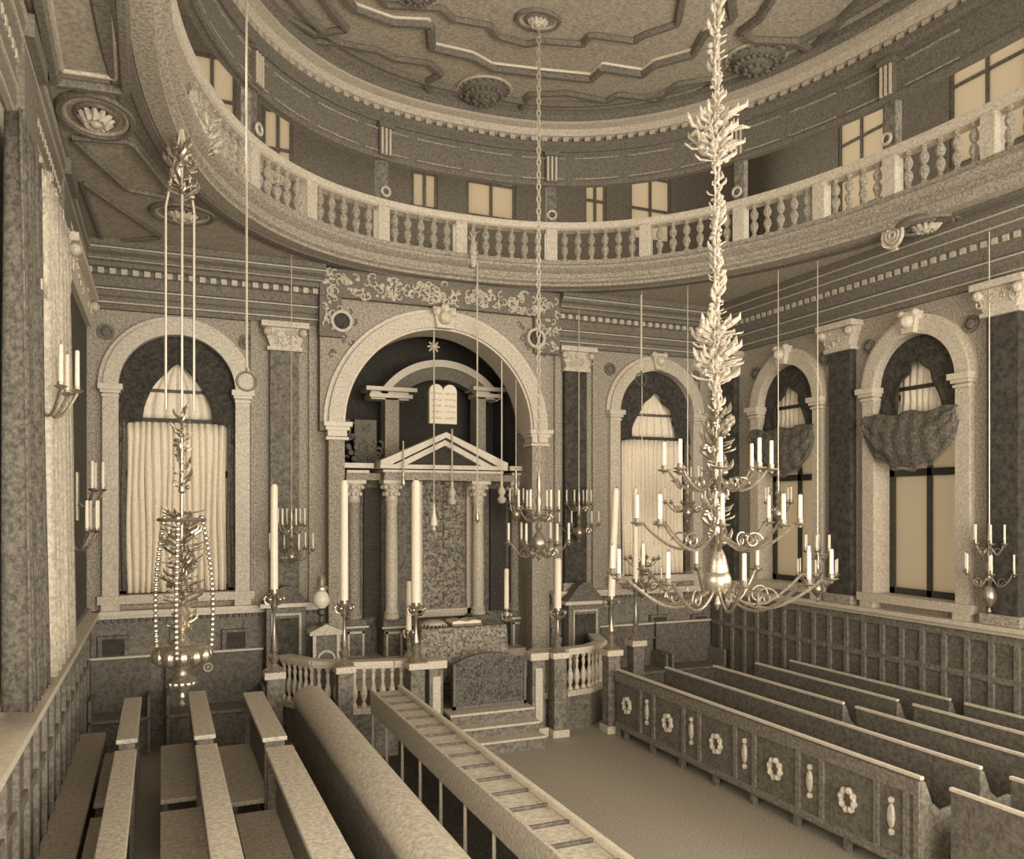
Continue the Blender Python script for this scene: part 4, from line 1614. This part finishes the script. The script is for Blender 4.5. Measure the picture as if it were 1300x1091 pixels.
# where do the pedestals stand: measured by their column in the picture
vis = []
S_ = 0
cand = []
for i in range(0, 4000):
    x, y = _raw[i]
    if y > 3:
        px, py = proj(x, y, 6.9)
        cand.append((px, _acc[i]))
peds = []
for P in (322, 395, 487, 585, 700, 819, 938, 1040, 1130, 1255):
    b_ = min(cand, key=lambda c: abs(c[0] - P) + (1000 if c[0] > 0 and False else 0))
    peds.append(b_[1])
peds.sort()
sp = 0.19
s_all = peds
cnt = 0
BP = [(0.042, 0), (0.042, 0.03), (0.022, 0.06), (0.055, 0.15), (0.045, 0.20), (0.02, 0.235), (0.045, 0.27), (0.055, 0.32), (0.022, 0.40), (0.042, 0.42), (0.042, 0.45)]
pedal = MB()
for s0 in peds:
    t_ = t_at(s0)
    x, y = oval(t_, 0.05)
    x2, y2 = oval(t_at(s0 + 0.01), 0.05)
    d = Vector((x2 - x, y2 - y)).normalized()
    a, b = (x - d.x * 0.085, y - d.y * 0.085), (x + d.x * 0.085, y + d.y * 0.085)
    MB().beam((*a, 7.07), (*b, 7.07), 0.16, 0.46).build('pedestal', M['marble'], bal, smooth=False, bevel=0.008)
ext = [peds[0] - 2.5] + peds + [peds[-1] + 1.6]
for s0, s1 in zip(ext, ext[1:]):
    L = s1 - s0 - 0.2
    n = max(1, int(round(L / 0.185)))
    for k in range(n):
        s = s0 + 0.1 + L * (k + 0.5) / n
        t_ = t_at(s)
        x, y = oval(t_, 0.05)
        px, py = proj(x, y, 6.9)
        if not (-20 < px < 1320 and py > -30) or cnt > 97:
            continue
        cnt += 1
        MB().lathe(x, y, BP, 8, 6.615).build('baluster', M['wall'], bal)

# posts above the rail carrying the drum, with carved brackets
PP = [(487, 'carved post and bracket above the balustrade at the left bend'), (700, 'carved post and bracket above the balustrade over the beaded chain'), (938, 'carved post and bracket beside the great chandelier chain'), (1130, 'carved post and bracket above the balustrade at the right bend'), (322, 'carved post and bracket beside the hanging iron rod')]
for P, lab in PP:
    b_ = min(cand, key=lambda c: abs(c[0] - P))
    t_ = t_at(b_[1])
    x, y = oval(t_, 0.06)
    x2, y2 = oval(t_at(b_[1] + 0.01), 0.06)
    d = Vector((x2 - x, y2 - y)).normalized()
    nx, ny = oval(t_, -0.1)
    nv = Vector((nx - x, ny - y)).normalized()
    g = thing('gallery_post', lab, 'post', (x, y, 7.16), kind=None)

    def bx(u0, u1, w0, w1, z0, z1, mbx):
        c = [(x + d.x * u + nv.x * w, y + d.y * u + nv.y * w) for u, w in ((u0, w0), (u1, w0), (u1, w1), (u0, w1))]
        vs = [(*q, z0) for q in c] + [(*q, z1) for q in c]
        mbx.add(vs, [(0, 1, 2, 3), (7, 6, 5, 4), (0, 4, 5, 1), (1, 5, 6, 2), (2, 6, 7, 3), (3, 7, 4, 0)])
    mb = MB()
    bx(-0.07, 0.07, -0.06, 0.06, 7.16, 7.74, mb)
    mb.build('shaft', M['midmarble'], g, smooth=False)
    mb = MB()
    bx(-0.09, 0.09, 0.05, 0.13, 7.74, 8.12, mb)
    bx(-0.11, 0.11, 0.05, 0.16, 8.12, 8.18, mb)
    mb.build('bracket', M['entab'], g, smooth=False)
    mb = MB()
    for k in (-0.06, 0.0, 0.06):
        bx(k - 0.013, k + 0.013, 0.12, 0.15, 7.76, 8.11, mb)
    mb.build('fluting', M['edge'], g, smooth=False)
    mb = MB()
    q = (x + nv.x * 0.13, y + nv.y * 0.13)
    mb.tube([(q[0] + d.x * 0.06 * cos(a), q[1] + d.y * 0.06 * cos(a), 7.26 + 0.06 * sin(a)) for a in [i * pi / 6 for i in range(12)]], 0.018, 5, closed=True)
    mb.build('scroll', M['trimlt'], g)

# drum panels (raised frames)
mb = MB()
for i in range(0, NOV, 6):
    t1, t2 = OVT[i], OVT[(i + 5) % NOV]
    if not (0.0 < t1 < pi):
        continue
    for za, zb2_ in ((7.80, 7.815), (8.10, 8.115)):
        for k in range(5):
            a = oval(OVT[(i + k) % NOV], -0.012)
            b = oval(OVT[(i + k + 1) % NOV], -0.012)
            mb.beam((*a, zb2_), (*b, zb2_), 0.03, 0.02)
struct(mb.build('trim_20', M['wall'], smooth=False), 'thin raised frames on the oval drum', 'moulding')


# ------------------------------------------------------------------ ceiling mouldings
def mould(pxs, Z, name, m, label, r=0.05, closed=True, dz=0.0):
    pts = [at(px, py, Z=Z) for px, py in pxs]
    pts = [(x, y, Z - r * 0.35 - dz) for x, y, z in pts]
    # densify slightly so corners stay crisp
    out = []
    m_ = len(pts)
    for i in range(m_ if closed else m_ - 1):
        a, b = Vector(pts[i]), Vector(pts[(i + 1) % m_])
        out.append(a + (b - a) * 0.03)
        out.append(a + (b - a) * 0.97)
    if not closed:
        out = [Vector(pts[0])] + out + [Vector(pts[-1])]
    o = MB().tube(out, r, 6, closed=closed).build(name, m)
    return struct(o, label, 'moulding')


tn = 21


def cm(pxs, Z, m, label, r, closed=True):
    global tn
    o = mould(pxs, Z, 'trim_%d' % tn, m, label, r, closed)
    tn += 1
    return o


# left lower ceiling panels
cm([(38, -60), (70, 100), (160, 112), (150, -60)], ZC, M['ceildk'], 'outer frame of the square ceiling panel at the upper left', 0.05)
cm([(52, -60), (78, 88), (148, 98), (140, -60)], ZC, M['trimlt'], 'inner frame of the square ceiling panel at the upper left', 0.022)
cm([(90, 172), (160, 238), (222, 250), (165, 178)], ZC, M['ceildk'], 'frame of the small curved ceiling panel below the left medallion', 0.035)
cm([(102, 228), (130, 306), (205, 300), (150, 262)], ZC, M['ceildk'], 'frame of the triangular ceiling panel in the left corner', 0.03)
cm([(-20, 60), (14, 104), (30, 108), (62, 222), (78, 238), (90, 300), (100, 316), (200, 326)], ZC, M['trimlt'], 'thin stepped fillet along the left edge of the ceiling', 0.03, closed=False)


def medallion(px, py, rx, ry, Z, label, m='entab', depth=0.0, n=36):
    cx_, cy_, _ = at(px, py, Z=Z)
    ax = abs(at(px + rx, py, Z=Z)[0] - at(px - rx, py, Z=Z)[0]) / 2
    a1, a2 = at(px, py - ry, Z=Z), at(px, py + ry, Z=Z)
    ay = math.dist(a1[:2], a2[:2]) / 2
    t = thing('ceiling_medallion', label, 'medallion', (cx_, cy_, Z))
    for k, r_, mm in ((1.0, 0.035, 'ceildk'), (0.86, 0.02, 'trimlt'), (0.55, 0.025, 'entab')):
        pts = [(cx_ + ax * k * cos(2 * pi * i / n), cy_ + ay * k * sin(2 * pi * i / n), Z - 0.01) for i in range(n)]
        MB().tube(pts, r_, 6, closed=True).build('ring', M[mm], t)
    mb = MB()
    for i in range(12):
        a = 2 * pi * i / 12
        mb.tube([(cx_, cy_, Z - 0.03), (cx_ + ax * 0.3 * cos(a), cy_ + ay * 0.3 * sin(a), Z - 0.06), (cx_ + ax * 0.5 * cos(a), cy_ + ay * 0.5 * sin(a), Z - 0.02)], [0.02, 0.04, 0.015], 5)
    mb.ball((cx_, cy_, Z - 0.05), 0.06, 8)
    mb.build('rosette', M['trimlt'], t)
    return t


medallion(122, 146, 46, 26, ZC, 'oval ceiling medallion near the upper left corner')
medallion(232, 270, 40, 12, ZC, 'flattened ceiling medallion beside the left end of the gallery curve')
medallion(1176, 284, 34, 12, ZC, 'oval ceiling medallion under the gallery at the right')

# upper ceiling ornament
ZZ = ZU
cm([(480, 62), (500, 72), (545, 78), (560, 92), (540, 102), (552, 128), (520, 120), (440, 84), (400, 50), (430, 52)], ZZ, M['ceildk'], 'frame of the upper ceiling panel left of the hanging shell', 0.05)
cm([(672, 118), (720, 116), (770, 126), (785, 118), (835, 124), (860, 105), (900, 98), (905, 106), (860, 132), (770, 145), (690, 144), (660, 138)], ZZ, M['ceildk'], 'frame of the upper ceiling panel right of the hanging shell', 0.05)
cm([(940, 38), (955, 48), (1010, 50), (1030, 62), (1060, 30), (1110, -20), (990, -20), (965, 20)], ZZ, M['ceildk'], 'frame of the upper ceiling panel above the right hanging shell', 0.06)
cm([(330, -20), (350, 10), (400, 40), (440, 35), (420, 10), (400, -20)], ZZ, M['ceildk'], 'frame of the upper ceiling panel at the left', 0.05)
pz = [(420, -30), (450, 8), (500, 26), (545, 28), (548, 58), (600, 70), (625, 84), (690, 92), (750, 98), (765, 84), (815, 92), (830, 80), (880, 66), (895, 40), (930, 20), (925, -30)]
cm(pz, ZZ, M['ceildk'], 'large stepped dark frame in the middle of the upper ceiling', 0.06, closed=False)
cm([(x, y - 5) for x, y in pz], ZZ, M['edge'], 'bright stepped fillet of the middle ceiling frame', 0.022, closed=False)
pz2 = [(470, -30), (490, 4), (560, 8), (575, 22), (622, 30), (632, 44), (668, 54), (690, 50), (740, 54), (750, 42), (805, 50), (818, 42), (860, 28), (870, -30)]
cm(pz2, ZZ, M['ceildk'], 'inner stepped dark frame of the upper ceiling', 0.05, closed=False)
cm([(x, y + 5) for x, y in pz2], ZZ, M['edge'], 'bright inner stepped fillet of the upper ceiling', 0.022, closed=False)
medallion(683, 24, 30, 12, ZZ, 'round ceiling rose where the beaded chain hangs')


def shell(px, py, w, h, label, Z=ZU):
    x, y, _ = at(px, py - h * 0.45, Z=Z)
    zc_ = FX * x + FY * y
    R = w / 2 * zc_ / F
    D = R * 0.62
    t = thing('hanging_shell', label, 'ceiling ornament', (x, y, Z))
    prof = [(0.02, 0), (0.05, 0.02), (R * 0.45, D * 0.35), (R * 0.78, D * 0.68), (R * 0.92, D * 0.88), (R * 0.9, D * 0.95), (R, D)]
    MB().lathe(x, y, prof, 28, Z - D).build('bowl', M['ceildk'], t)
    mb = MB()
    for k in range(20):
        a = 2 * pi * k / 20
        mb.ball((x + R * 0.95 * cos(a), y + R * 0.95 * sin(a), Z - D * 0.14), R * 0.09, 6)
        mb.ball((x + R * 0.68 * cos(a + .15), y + R * 0.68 * sin(a + .15), Z - D * 0.50), R * 0.09, 6)
        if k % 2:
            mb.ball((x + R * 0.38 * cos(a), y + R * 0.38 * sin(a), Z - D * 0.76), R * 0.1, 6)
    mb.build('leaf_rows', M['entab'], t)
    MB().tube([(x + R * 1.02 * cos(2 * pi * i / 28), y + R * 1.02 * sin(2 * pi * i / 28), Z - 0.02) for i in range(28)], 0.025, 6, closed=True).build('rim', M['trimlt'], t)


shell(615, 130, 66, 40, 'leafy hanging shell ornament in the middle of the upper ceiling')
shell(960, 88, 72, 36, 'leafy hanging shell ornament behind the great chandelier chain')
shell(530, 2, 60, 36, 'leafy shell ornament at the top edge of the upper ceiling')

# carved spot at the left gallery curve
t = thing('gallery_carving', 'carved foliage bracket on the gallery edge beside the sanctuary lamp rods', 'carving', (0.55, 8.75, 6.6))
mb = MB()
foliage(mb, 0.42, 8.55, 6.45, 6.75, 0.13, 26, 0.08)
mb.build('foliage', M['trimlt'], t)
t = thing('scroll_bracket', 'pale scroll bracket on the oval edge above the right wall windows', 'bracket', (7.75, 7.3, 6.1))
b_ = min(cand, key=lambda c: abs(c[0] - 1130))
x, y = oval(t_at(b_[1]), 0.05)
mb = MB()
for rr in (0.14, 0.09, 0.04):
    mb.tube([(x, y + rr * cos(i * pi / 8), 6.16 + rr * sin(i * pi / 8)) for i in range(16)], 0.025, 5, closed=True)
foliage(mb, x, y, 6.0, 6.3, 0.12, 14, 0.07)
t.location = (x, y, 6.1)
mb.build('scroll', M['trimlt'], t)


# ------------------------------------------------------------------ right pews
def pew_right(X, y0, y1, label, front=False, ztop=0.88, group=None, marks=None, group_mat='wooddk'):
    t = thing('pew', label, 'pew', (X, (y0 + y1) / 2, 0), group)
    mb = MB()
    mb.box(X, X + 0.035, y0, y1, 0.12, ztop - 0.03)
    mb.build('backrest', M[group_mat], t, smooth=False)
    MB().box(X - 0.012, X + 0.03, y0 - 0.01, y1 + 0.01, ztop - 0.028, ztop).build('top_rail', M['edge'], t, smooth=False, bevel=0.006)
    MB().box(X + 0.035, X + 0.42, y0 + 0.02, y1 - 0.02, 0.41, 0.45).build('seat', M['wood'], t, smooth=False, bevel=0.006)
    MB().box(X + 0.03, X + 0.40, y0 + 0.02, y1 - 0.02, 0.08, 0.12).build('kneeling_board', M['wooddk'], t, smooth=False)
    for y in (y0, y1 - 0.035):
        pts = [(X + 0.004, 0.0), (X + 0.42, 0.0), (X + 0.42, 0.56), (X + 0.36, 0.60), (X + 0.22, 0.58), (X + 0.12, 0.66), (X + 0.05, ztop - 0.05), (X + 0.004, ztop - 0.034)]
        MB().prism(pts, y - (0.006 if y == y0 else -0.006), y + 0.035 + (0.006 if y != y0 else -0.006)).build('end_panel', M['wood'], t, smooth=False, bevel=0.005)
    # feet
    k = y0 + 0.12
    while k < y1 - 0.05:
        MB().box(X - 0.01, X + 0.05, k, k + 0.05, 0.0, 0.12).build('foot', M['wooddk'], t, smooth=False)
        k += 0.62
    if front:
        mb = MB()
        fx0, fx1 = X - 0.022, X
        mb.box(fx0, fx1, y0, y1, 0.12, 0.19).box(fx0, fx1, y0, y1, ztop - 0.16, ztop - 0.04)
        k = y1
        wide = True
        bounds = []
        while k > y0 + 0.1:
            L = 0.62 if wide else 0.30
            a = max(y0, k - L)
            bounds.append((a, k, wide))
            mb.box(fx0, fx1, a, a + 0.05, 0.19, ztop - 0.16)
            k = a
            wide = not wide
        mb.build('panel_frame', M['wood'], t, smooth=False)
        for a, b, wd in bounds:
            if b - a < 0.2:
                continue
            c = (a + b) / 2 + 0.025
            ro = MB()
            zc_ = 0.46
            if wd:
                ro.tube([(X - 0.02, c + 0.075 * cos(i * pi / 8), zc_ + 0.085 * sin(i * pi / 8)) for i in range(16)], 0.022, 6, closed=True)
                for i in range(8):
                    ro.ball((X - 0.02, c + 0.075 * cos(i * pi / 4 + .2), zc_ + 0.085 * sin(i * pi / 4 + .2)), 0.032, 6)
                ro.build('rosette', M['marble'], t)
            else:
                ro.ball((X - 0.01, c, zc_ + 0.02), 0.055, 8, 0.5, 0.7, 1.9)
                ro.ball((X - 0.01, c, zc_ + 0.15), 0.03, 6).ball((X - 0.01, c, zc_ - 0.11), 0.03, 6)
                ro.build('leaf_boss', M['trimlt'], t)
    return t


RX_ = [5.48, 6.14, 6.79, 7.44, 8.0]
pew_right(RX_[0], 4.72, 9.42, 'front pew of the right block, its side carved with pale rosettes', True)
pew_right(RX_[1], 4.72, 9.28, 'second pew of the right block, an unbroken long back')
pew_right(RX_[2], 6.85, 9.12, 'third pew from the rosette front, far half beyond the dark gap')
pew_right(RX_[3], 6.72, 9.06, 'fourth pew from the rosette front, far half beyond the dark gap')
pew_right(RX_[4], 6.52, 9.02, 'pew nearest the right wall, far half')
pew_right(RX_[2], 2.2, 6.66, 'third pew from the rosette front, near half')
pew_right(RX_[3], 2.2, 6.50, 'fourth pew from the rosette front, near half')
pew_right(RX_[4], 2.2, 6.32, 'pew nearest the right wall, near half')
pew_right(RX_[0], 2.2, 4.45, 'short near pew in line with the rosette front pew')
pew_right(RX_[1], 2.2, 4.45, 'short near pew in line with the second right pew')


# ------------------------------------------------------------------ back wall benches
def wall_bench(x0, x1, label, boss=None, depth=0.62, zt_=1.14):
    t = thing('long_bench', label, 'bench', ((x0 + x1) / 2, YB - 0.4, 0))
    MB().box(x0, x1, YB - 0.17, YB - 0.11, 0.0, zt_ - 0.03).build('backrest', M['wooddk'], t, smooth=False)
    MB().box(x0 - 0.02, x1 + 0.02, YB - 0.20, YB - 0.105, zt_ - 0.03, zt_).build('top_rail', M['edge'], t, smooth=False, bevel=0.008)
    MB().box(x0, x1, YB - 0.62, YB - 0.17, 0.42, 0.46).build('seat', M['wood'], t, smooth=False, bevel=0.006)
    MB().box(x0, x1, YB - 0.56, YB - 0.53, 0.0, 0.42).build('front_board', M['wooddk'], t, smooth=False)
    for x in (x0, x1 - 0.04):
        MB().box(x, x + 0.04, YB - 0.62, YB - 0.17, 0.0, 0.70).build('end_panel', M['wood'], t, smooth=False, bevel=0.01)
    if boss:
        mb = MB()
        mb.tube([(boss + 0.05 * cos(i * pi / 7), YB - 0.185, 0.93 + 0.05 * sin(i * pi / 7)) for i in range(14)], 0.018, 5, closed=True)
        mb.ball((boss, YB - 0.18, 0.93), 0.025, 6)
        mb.build('rosette', M['trimlt'], t)


wall_bench(-0.80, -0.12, 'short bench against the end wall in the left corner')
wall_bench(0.05, 1.22, 'bench against the end wall under the left window, with round rosette', 0.55)
wall_bench(6.30, 7.25, 'bench against the end wall right of the dais')
wall_bench(7.32, 8.35, 'bench against the end wall in the right corner')


# pedimented cabinets beside the ark
def aedicule(px0, px1, ptop, pb, Y, label):
    x0, x1 = at(px0, Y=Y)[0], at(px1, Y=Y)[0]
    zc_ = at((px0 + px1) / 2, pb, Y=Y)[2]
    zt_ = at((px0 + px1) / 2, ptop, Y=Y)[2]
    t = thing('pedimented_cabinet', label, 'cabinet', ((x0 + x1) / 2, Y, 0))
    MB().box(x0 + 0.08, x1 - 0.08, Y, YB - 0.21, 0, zc_ - 0.05).build('body', M['wood'], t, smooth=False, bevel=0.01)
    MB().box(x0, x1, Y - 0.06, YB - 0.21, zc_ - 0.05, zc_).build('cornice', M['edge'], t, smooth=False)
    xm_ = (x0 + x1) / 2
    n = 12
    pts = [(x0 + 0.03, zc_), (x1 - 0.03, zc_)] + [(x1 - 0.03 + (x0 - x1 + 0.06) * (i / n), zc_ + (zt_ - zc_) * sin(pi * i / n) ** 1.3) for i in range(1, n)]
    MB().prism(pts, Y - 0.04, YB - 0.22).build('pediment', M['wooddk'], t, smooth=False)
    d = MB()
    d.box(x0 + 0.18, x1 - 0.18, Y - 0.02, Y, 0.5, zc_ - 0.2)
    d.build('door', M['darkmarble'], t, smooth=False)
    f = MB()
    a, b, c, e = x0 + 0.14, x1 - 0.14, 0.46, zc_ - 0.16
    f.box(a, b, Y - 0.03, Y, e, e + 0.03).box(a, b, Y - 0.03, Y, c - 0.03, c).box(a, a + 0.03, Y - 0.03, Y, c, e).box(b - 0.03, b, Y - 0.03, Y, c, e)
    f.build('door_frame', M['trimlt'], t, smooth=False)


aedicule(330, 396, 744, 766, 11.15, 'cabinet with low pediment left of the ark pier')
aedicule(716, 768, 739, 763, 11.12, 'cabinet with low pediment right of the ark pier')

# small cabinet and table lamp left of the ark
x, y, z = at(412, 795, Y=10.75)
t = thing('low_cabinet', 'small carved cabinet under the globe lamp left of the ark', 'cabinet', (x, y, 0.44))
MB().box(x - 0.17, x + 0.17, y - 0.12, y + 0.12, 0.44, 1.36).build('body', M['wooddk'], t, smooth=False, bevel=0.01)
mb = MB()
mb.prism([(x - 0.21, 1.36), (x + 0.21, 1.36), (x + 0.21, 1.40), (x, 1.50), (x - 0.21, 1.40)], y - 0.15, y + 0.14)
mb.build('gabled_top', M['trimlt'], t, smooth=False)
mb = MB()
for s in (-1, 1):
    mb.box(x + s * 0.15 - 0.02, x + s * 0.15 + 0.02, y - 0.14, y - 0.12, 0.6, 1.36)
mb.arch(x, 1.05, 0.09, 0.12, y - 0.14, y - 0.12, 12)
mb.build('door_moulding', M['trimlt'], t, smooth=False)
t = thing('oil_lamp', 'oil lamp with bright glass globe and chimney left of the ark', 'lamp', (x - 0.02, y, 1.5))
lx = at(408, Y=y)[0]
zl = at(408, 795, Y=y)[2]
t.location = (lx, y, 1.47)
MB().lathe(lx, y, [(0.07, 0), (0.08, 0.02), (0.03, 0.05), (0.025, 0.12), (0.06, 0.15), (0.06, 0.20), (0.03, 0.22)], 14, 1.47).build('lamp_base', M['iron'], t)
MB().lathe(lx, y, [(0.05, 0), (0.095, 0.05), (0.11, 0.11), (0.08, 0.19), (0.05, 0.22)], 18, 1.69).build('glass_globe', M['glass'], t)
MB().lathe(lx, y, [(0.05, 0), (0.09, 0.02), (0.09, 0.05), (0.05, 0.07), (0.06, 0.15), (0.03, 0.20)], 14, 1.91).build('shade_cap', M['silver'], t)


# ------------------------------------------------------------------ left benches
def left_bench(x0, x1, y0, y1, label, zt_=1.0, seat_side=-1, seat=True, sw=0.36):
    t = thing('bench_desk', label, 'bench', ((x0 + x1) / 2, (y0 + y1) / 2, 0))
    MB().box(x0, x1, y0, y1, zt_ - 0.04, zt_).build('ledge', M['woodlt'], t, smooth=False, bevel=0.008)
    xm_ = (x0 + x1) / 2
    MB().box(xm_ - 0.03, xm_ + 0.03, y0 + 0.03, y1 - 0.03, 0.10, zt_ - 0.04).build('backrest', M['wood'], t, smooth=False)
    for y in (y0 + 0.02, y1 - 0.06):
        MB().box(x0 + 0.02, x1 - 0.02, y, y + 0.04, 0.0, zt_ - 0.04).build('end_panel', M['wood'], t, smooth=False, bevel=0.006)
    if seat:
        a, b = (xm_ - sw, xm_ - 0.03) if seat_side < 0 else (xm_ + 0.03, xm_ + 0.36)
        MB().box(a, b, y0 + 0.05, y1 - 0.05, 0.42, 0.46).build('seat', M['woodlt'], t, smooth=False, bevel=0.008)
        for y in (y0 + 0.1, (y0 + y1) / 2, y1 - 0.14):
            MB().box(a + 0.02, a + 0.06, y, y + 0.04, 0, 0.42).build('leg', M['wood'], t, smooth=False)
    return t


left_bench(-0.36, -0.19, 7.82, 9.52, 'leftmost row bench, far piece near the wall corner', sw=0.26)
left_bench(-0.36, -0.19, 2.4, 7.60, 'leftmost row bench, near piece running toward the viewer', 0.97, sw=0.26)
left_bench(0.26, 0.44, 7.70, 9.58, 'second row bench from the left wall, far piece behind the sanctuary lamp')
left_bench(0.26, 0.44, 2.4, 7.52, 'second row bench from the left wall, near piece', 0.97)
left_bench(0.80, 1.01, 7.40, 9.30, 'third row bench from the left wall, far piece')
left_bench(0.80, 1.03, 2.4, 7.22, 'third row bench from the left wall, near piece', 0.97)
# ledge along left wall
t = thing('long_bench', 'long pale bench along the left wall under the wainscot', 'bench', (-0.72, 6.5, 0))
MB().box(-0.83, -0.56, 2.0, 10.2, 0.46, 0.50).build('seat', M['woodlt'], t, smooth=False, bevel=0.008)
MB().box(-0.62, -0.60, 2.0, 10.2, 0, 0.46).build('front_board', M['wood'], t, smooth=False)

# rolled bench (round padded top)
t = thing('bolster_bench', 'bench with a thick rounded pale top beside the long ribbed desk', 'bench', (1.52, 5.9, 0))
mb = MB()
n = 16
pts = []
for i in range(n + 1):
    a = pi * i / n
    pts.append((1.53 + 0.18 * cos(a), 0.84 + 0.15 * sin(a)))
pts += [(1.53 - 0.17, 0.80), (1.53 + 0.17, 0.80)]
mb.prism(pts, 2.3, 9.42)
mb.build('rounded_top', M['woodlt'], t, angle=50)
MB().box(1.36, 1.68, 2.35, 9.37, 0.1, 0.80).build('body', M['wood'], t, smooth=False, bevel=0.01)
for y in (2.4, 5.8, 9.3):
    MB().box(1.34, 1.70, y, y + 0.06, 0, 0.1).build('foot', M['wooddk'], t, smooth=False)

# long ribbed desk
DX0, DX1, DY0, DY1, DZ = 2.22, 2.54, 2.3, 9.35, 0.88
t = thing('long_desk', 'long narrow desk with ribbed compartment lids and thin legs on the open floor', 'desk', (2.43, 5.8, 0))
MB().box(DX0, DX1, DY0, DY1, DZ - 0.05, DZ - 0.01).build('desk_top', M['wood'], t, smooth=False, bevel=0.006)
MB().box(DX1 - 0.02, DX1 + 0.025, DY0, DY1, DZ - 0.06, DZ + 0.05).build('right_rail', M['edge'], t, smooth=False, bevel=0.008)
MB().box(DX0 - 0.02, DX0 + 0.01, DY0, DY1, DZ - 0.24, DZ + 0.015).build('left_fascia', M['woodlt'], t, smooth=False, bevel=0.006)
MB().box(DX1 - 0.01, DX1 + 0.01, DY0, DY1, 0.12, DZ - 0.06).build('back_board', M['wooddk'], t, smooth=False)
y = DY1 - 0.04
lid = None
while y > DY0 + 0.3:
    MB().box(DX0 + 0.015, DX1 - 0.03, y - 0.308, y - 0.027, DZ - 0.01, DZ + 0.004).build('compartment_lid', M['woodlt'], t, smooth=False, bevel=0.003)
    MB().box(DX0 + 0.01, DX1 - 0.02, y - 0.332, y - 0.310, DZ - 0.01, DZ + 0.014).build('divider_strip', M['wooddk'], t, smooth=False)
    y -= 0.335
y = DY1 - 0.06
while y > DY0:
    MB().lathe(DX0, y, [(0.018, 0), (0.016, 0.3), (0.014, DZ - 0.24)], 8).build('leg', M['edge'], t)
    y -= 0.62
MB().box(DX0 + 0.02, DX1, DY0 + 0.05, DY1 - 0.05, 0.10, 0.13).build('footrest', M['wooddk'], t, smooth=False)

# small stools between the left benches
for x, y, lab in ((1.17, 8.25, 'small turned stool between third bench and rounded bench'),):
    t = thing('stool', lab, 'stool', (x, y, 0))
    MB().lathe(x, y, [(0.11, 0), (0.12, 0.03), (0.10, 0.05)], 16, 0.42).build('seat', M['woodlt'], t)
    for k in range(4):
        a = pi / 4 + k * pi / 2
        MB().tube([(x + 0.12 * cos(a), y + 0.12 * sin(a), 0), (x + 0.09 * cos(a), y + 0.09 * sin(a), 0.2), (x + 0.07 * cos(a), y + 0.07 * sin(a), 0.43)], [0.014, 0.02, 0.014], 6).build('leg', M['wood'], t)


# ------------------------------------------------------------------ wall sconces on the left wall
def sconce(u, z, label, clabel, group, n=3):
    x0, y0, _ = TL(u, 0.1, z)
    t = thing('sconce', label, 'sconce', TL(u, 0.0, z))
    MB(TL).box(u - 0.06, u + 0.06, 0.10, 0.13, z - 0.3, z + 0.2).build('back_plate', M['brass'], t, smooth=False, bevel=0.01)
    for k in range(n):
        a = -0.9 + 1.8 * k / (n - 1)
        mb = MB()
        ex, ey = XL + 0.13 + 0.22 * cos(a), u + 0.26 * sin(a)
        pts = []
        for i in range(9):
            q = i / 8
            pts.append((XL + 0.12 + (ex - XL - 0.12) * q, u + (ey - u) * q, z - 0.1 - 0.12 * sin(pi * q) + 0.1 * q))
        mb.tube(pts, 0.012, 6)
        mb.lathe(ex, ey, [(0.02, 0), (0.045, 0.02), (0.02, 0.03), (0.02, 0.05)], 10, z)
        mb.build('arm', M['brass'], t)
        candle(ex, ey, z + 0.045, 0.016, 0.26, (['nearest', 'second', 'third', 'farthest'] if n == 4 else ['nearest', 'middle', 'farthest'])[k] + ' ' + clabel, group)


sconce(8.75, 2.75, 'brass sconce low on the left wall near the wide dark pilaster', 'candle of the low left wall sconce', 'candles of the low left wall sconce', 4)
sconce(9.4, 3.15, 'brass sconce higher on the dark pilaster of the left wall', 'candle of the sconce on the dark left pilaster', 'candles of the pilaster sconce', 3)
sconce(6.6, 3.8, 'brass sconce at the left edge between the hangings', 'candle of the sconce at the left edge', 'candles of the left edge sconce', 3)
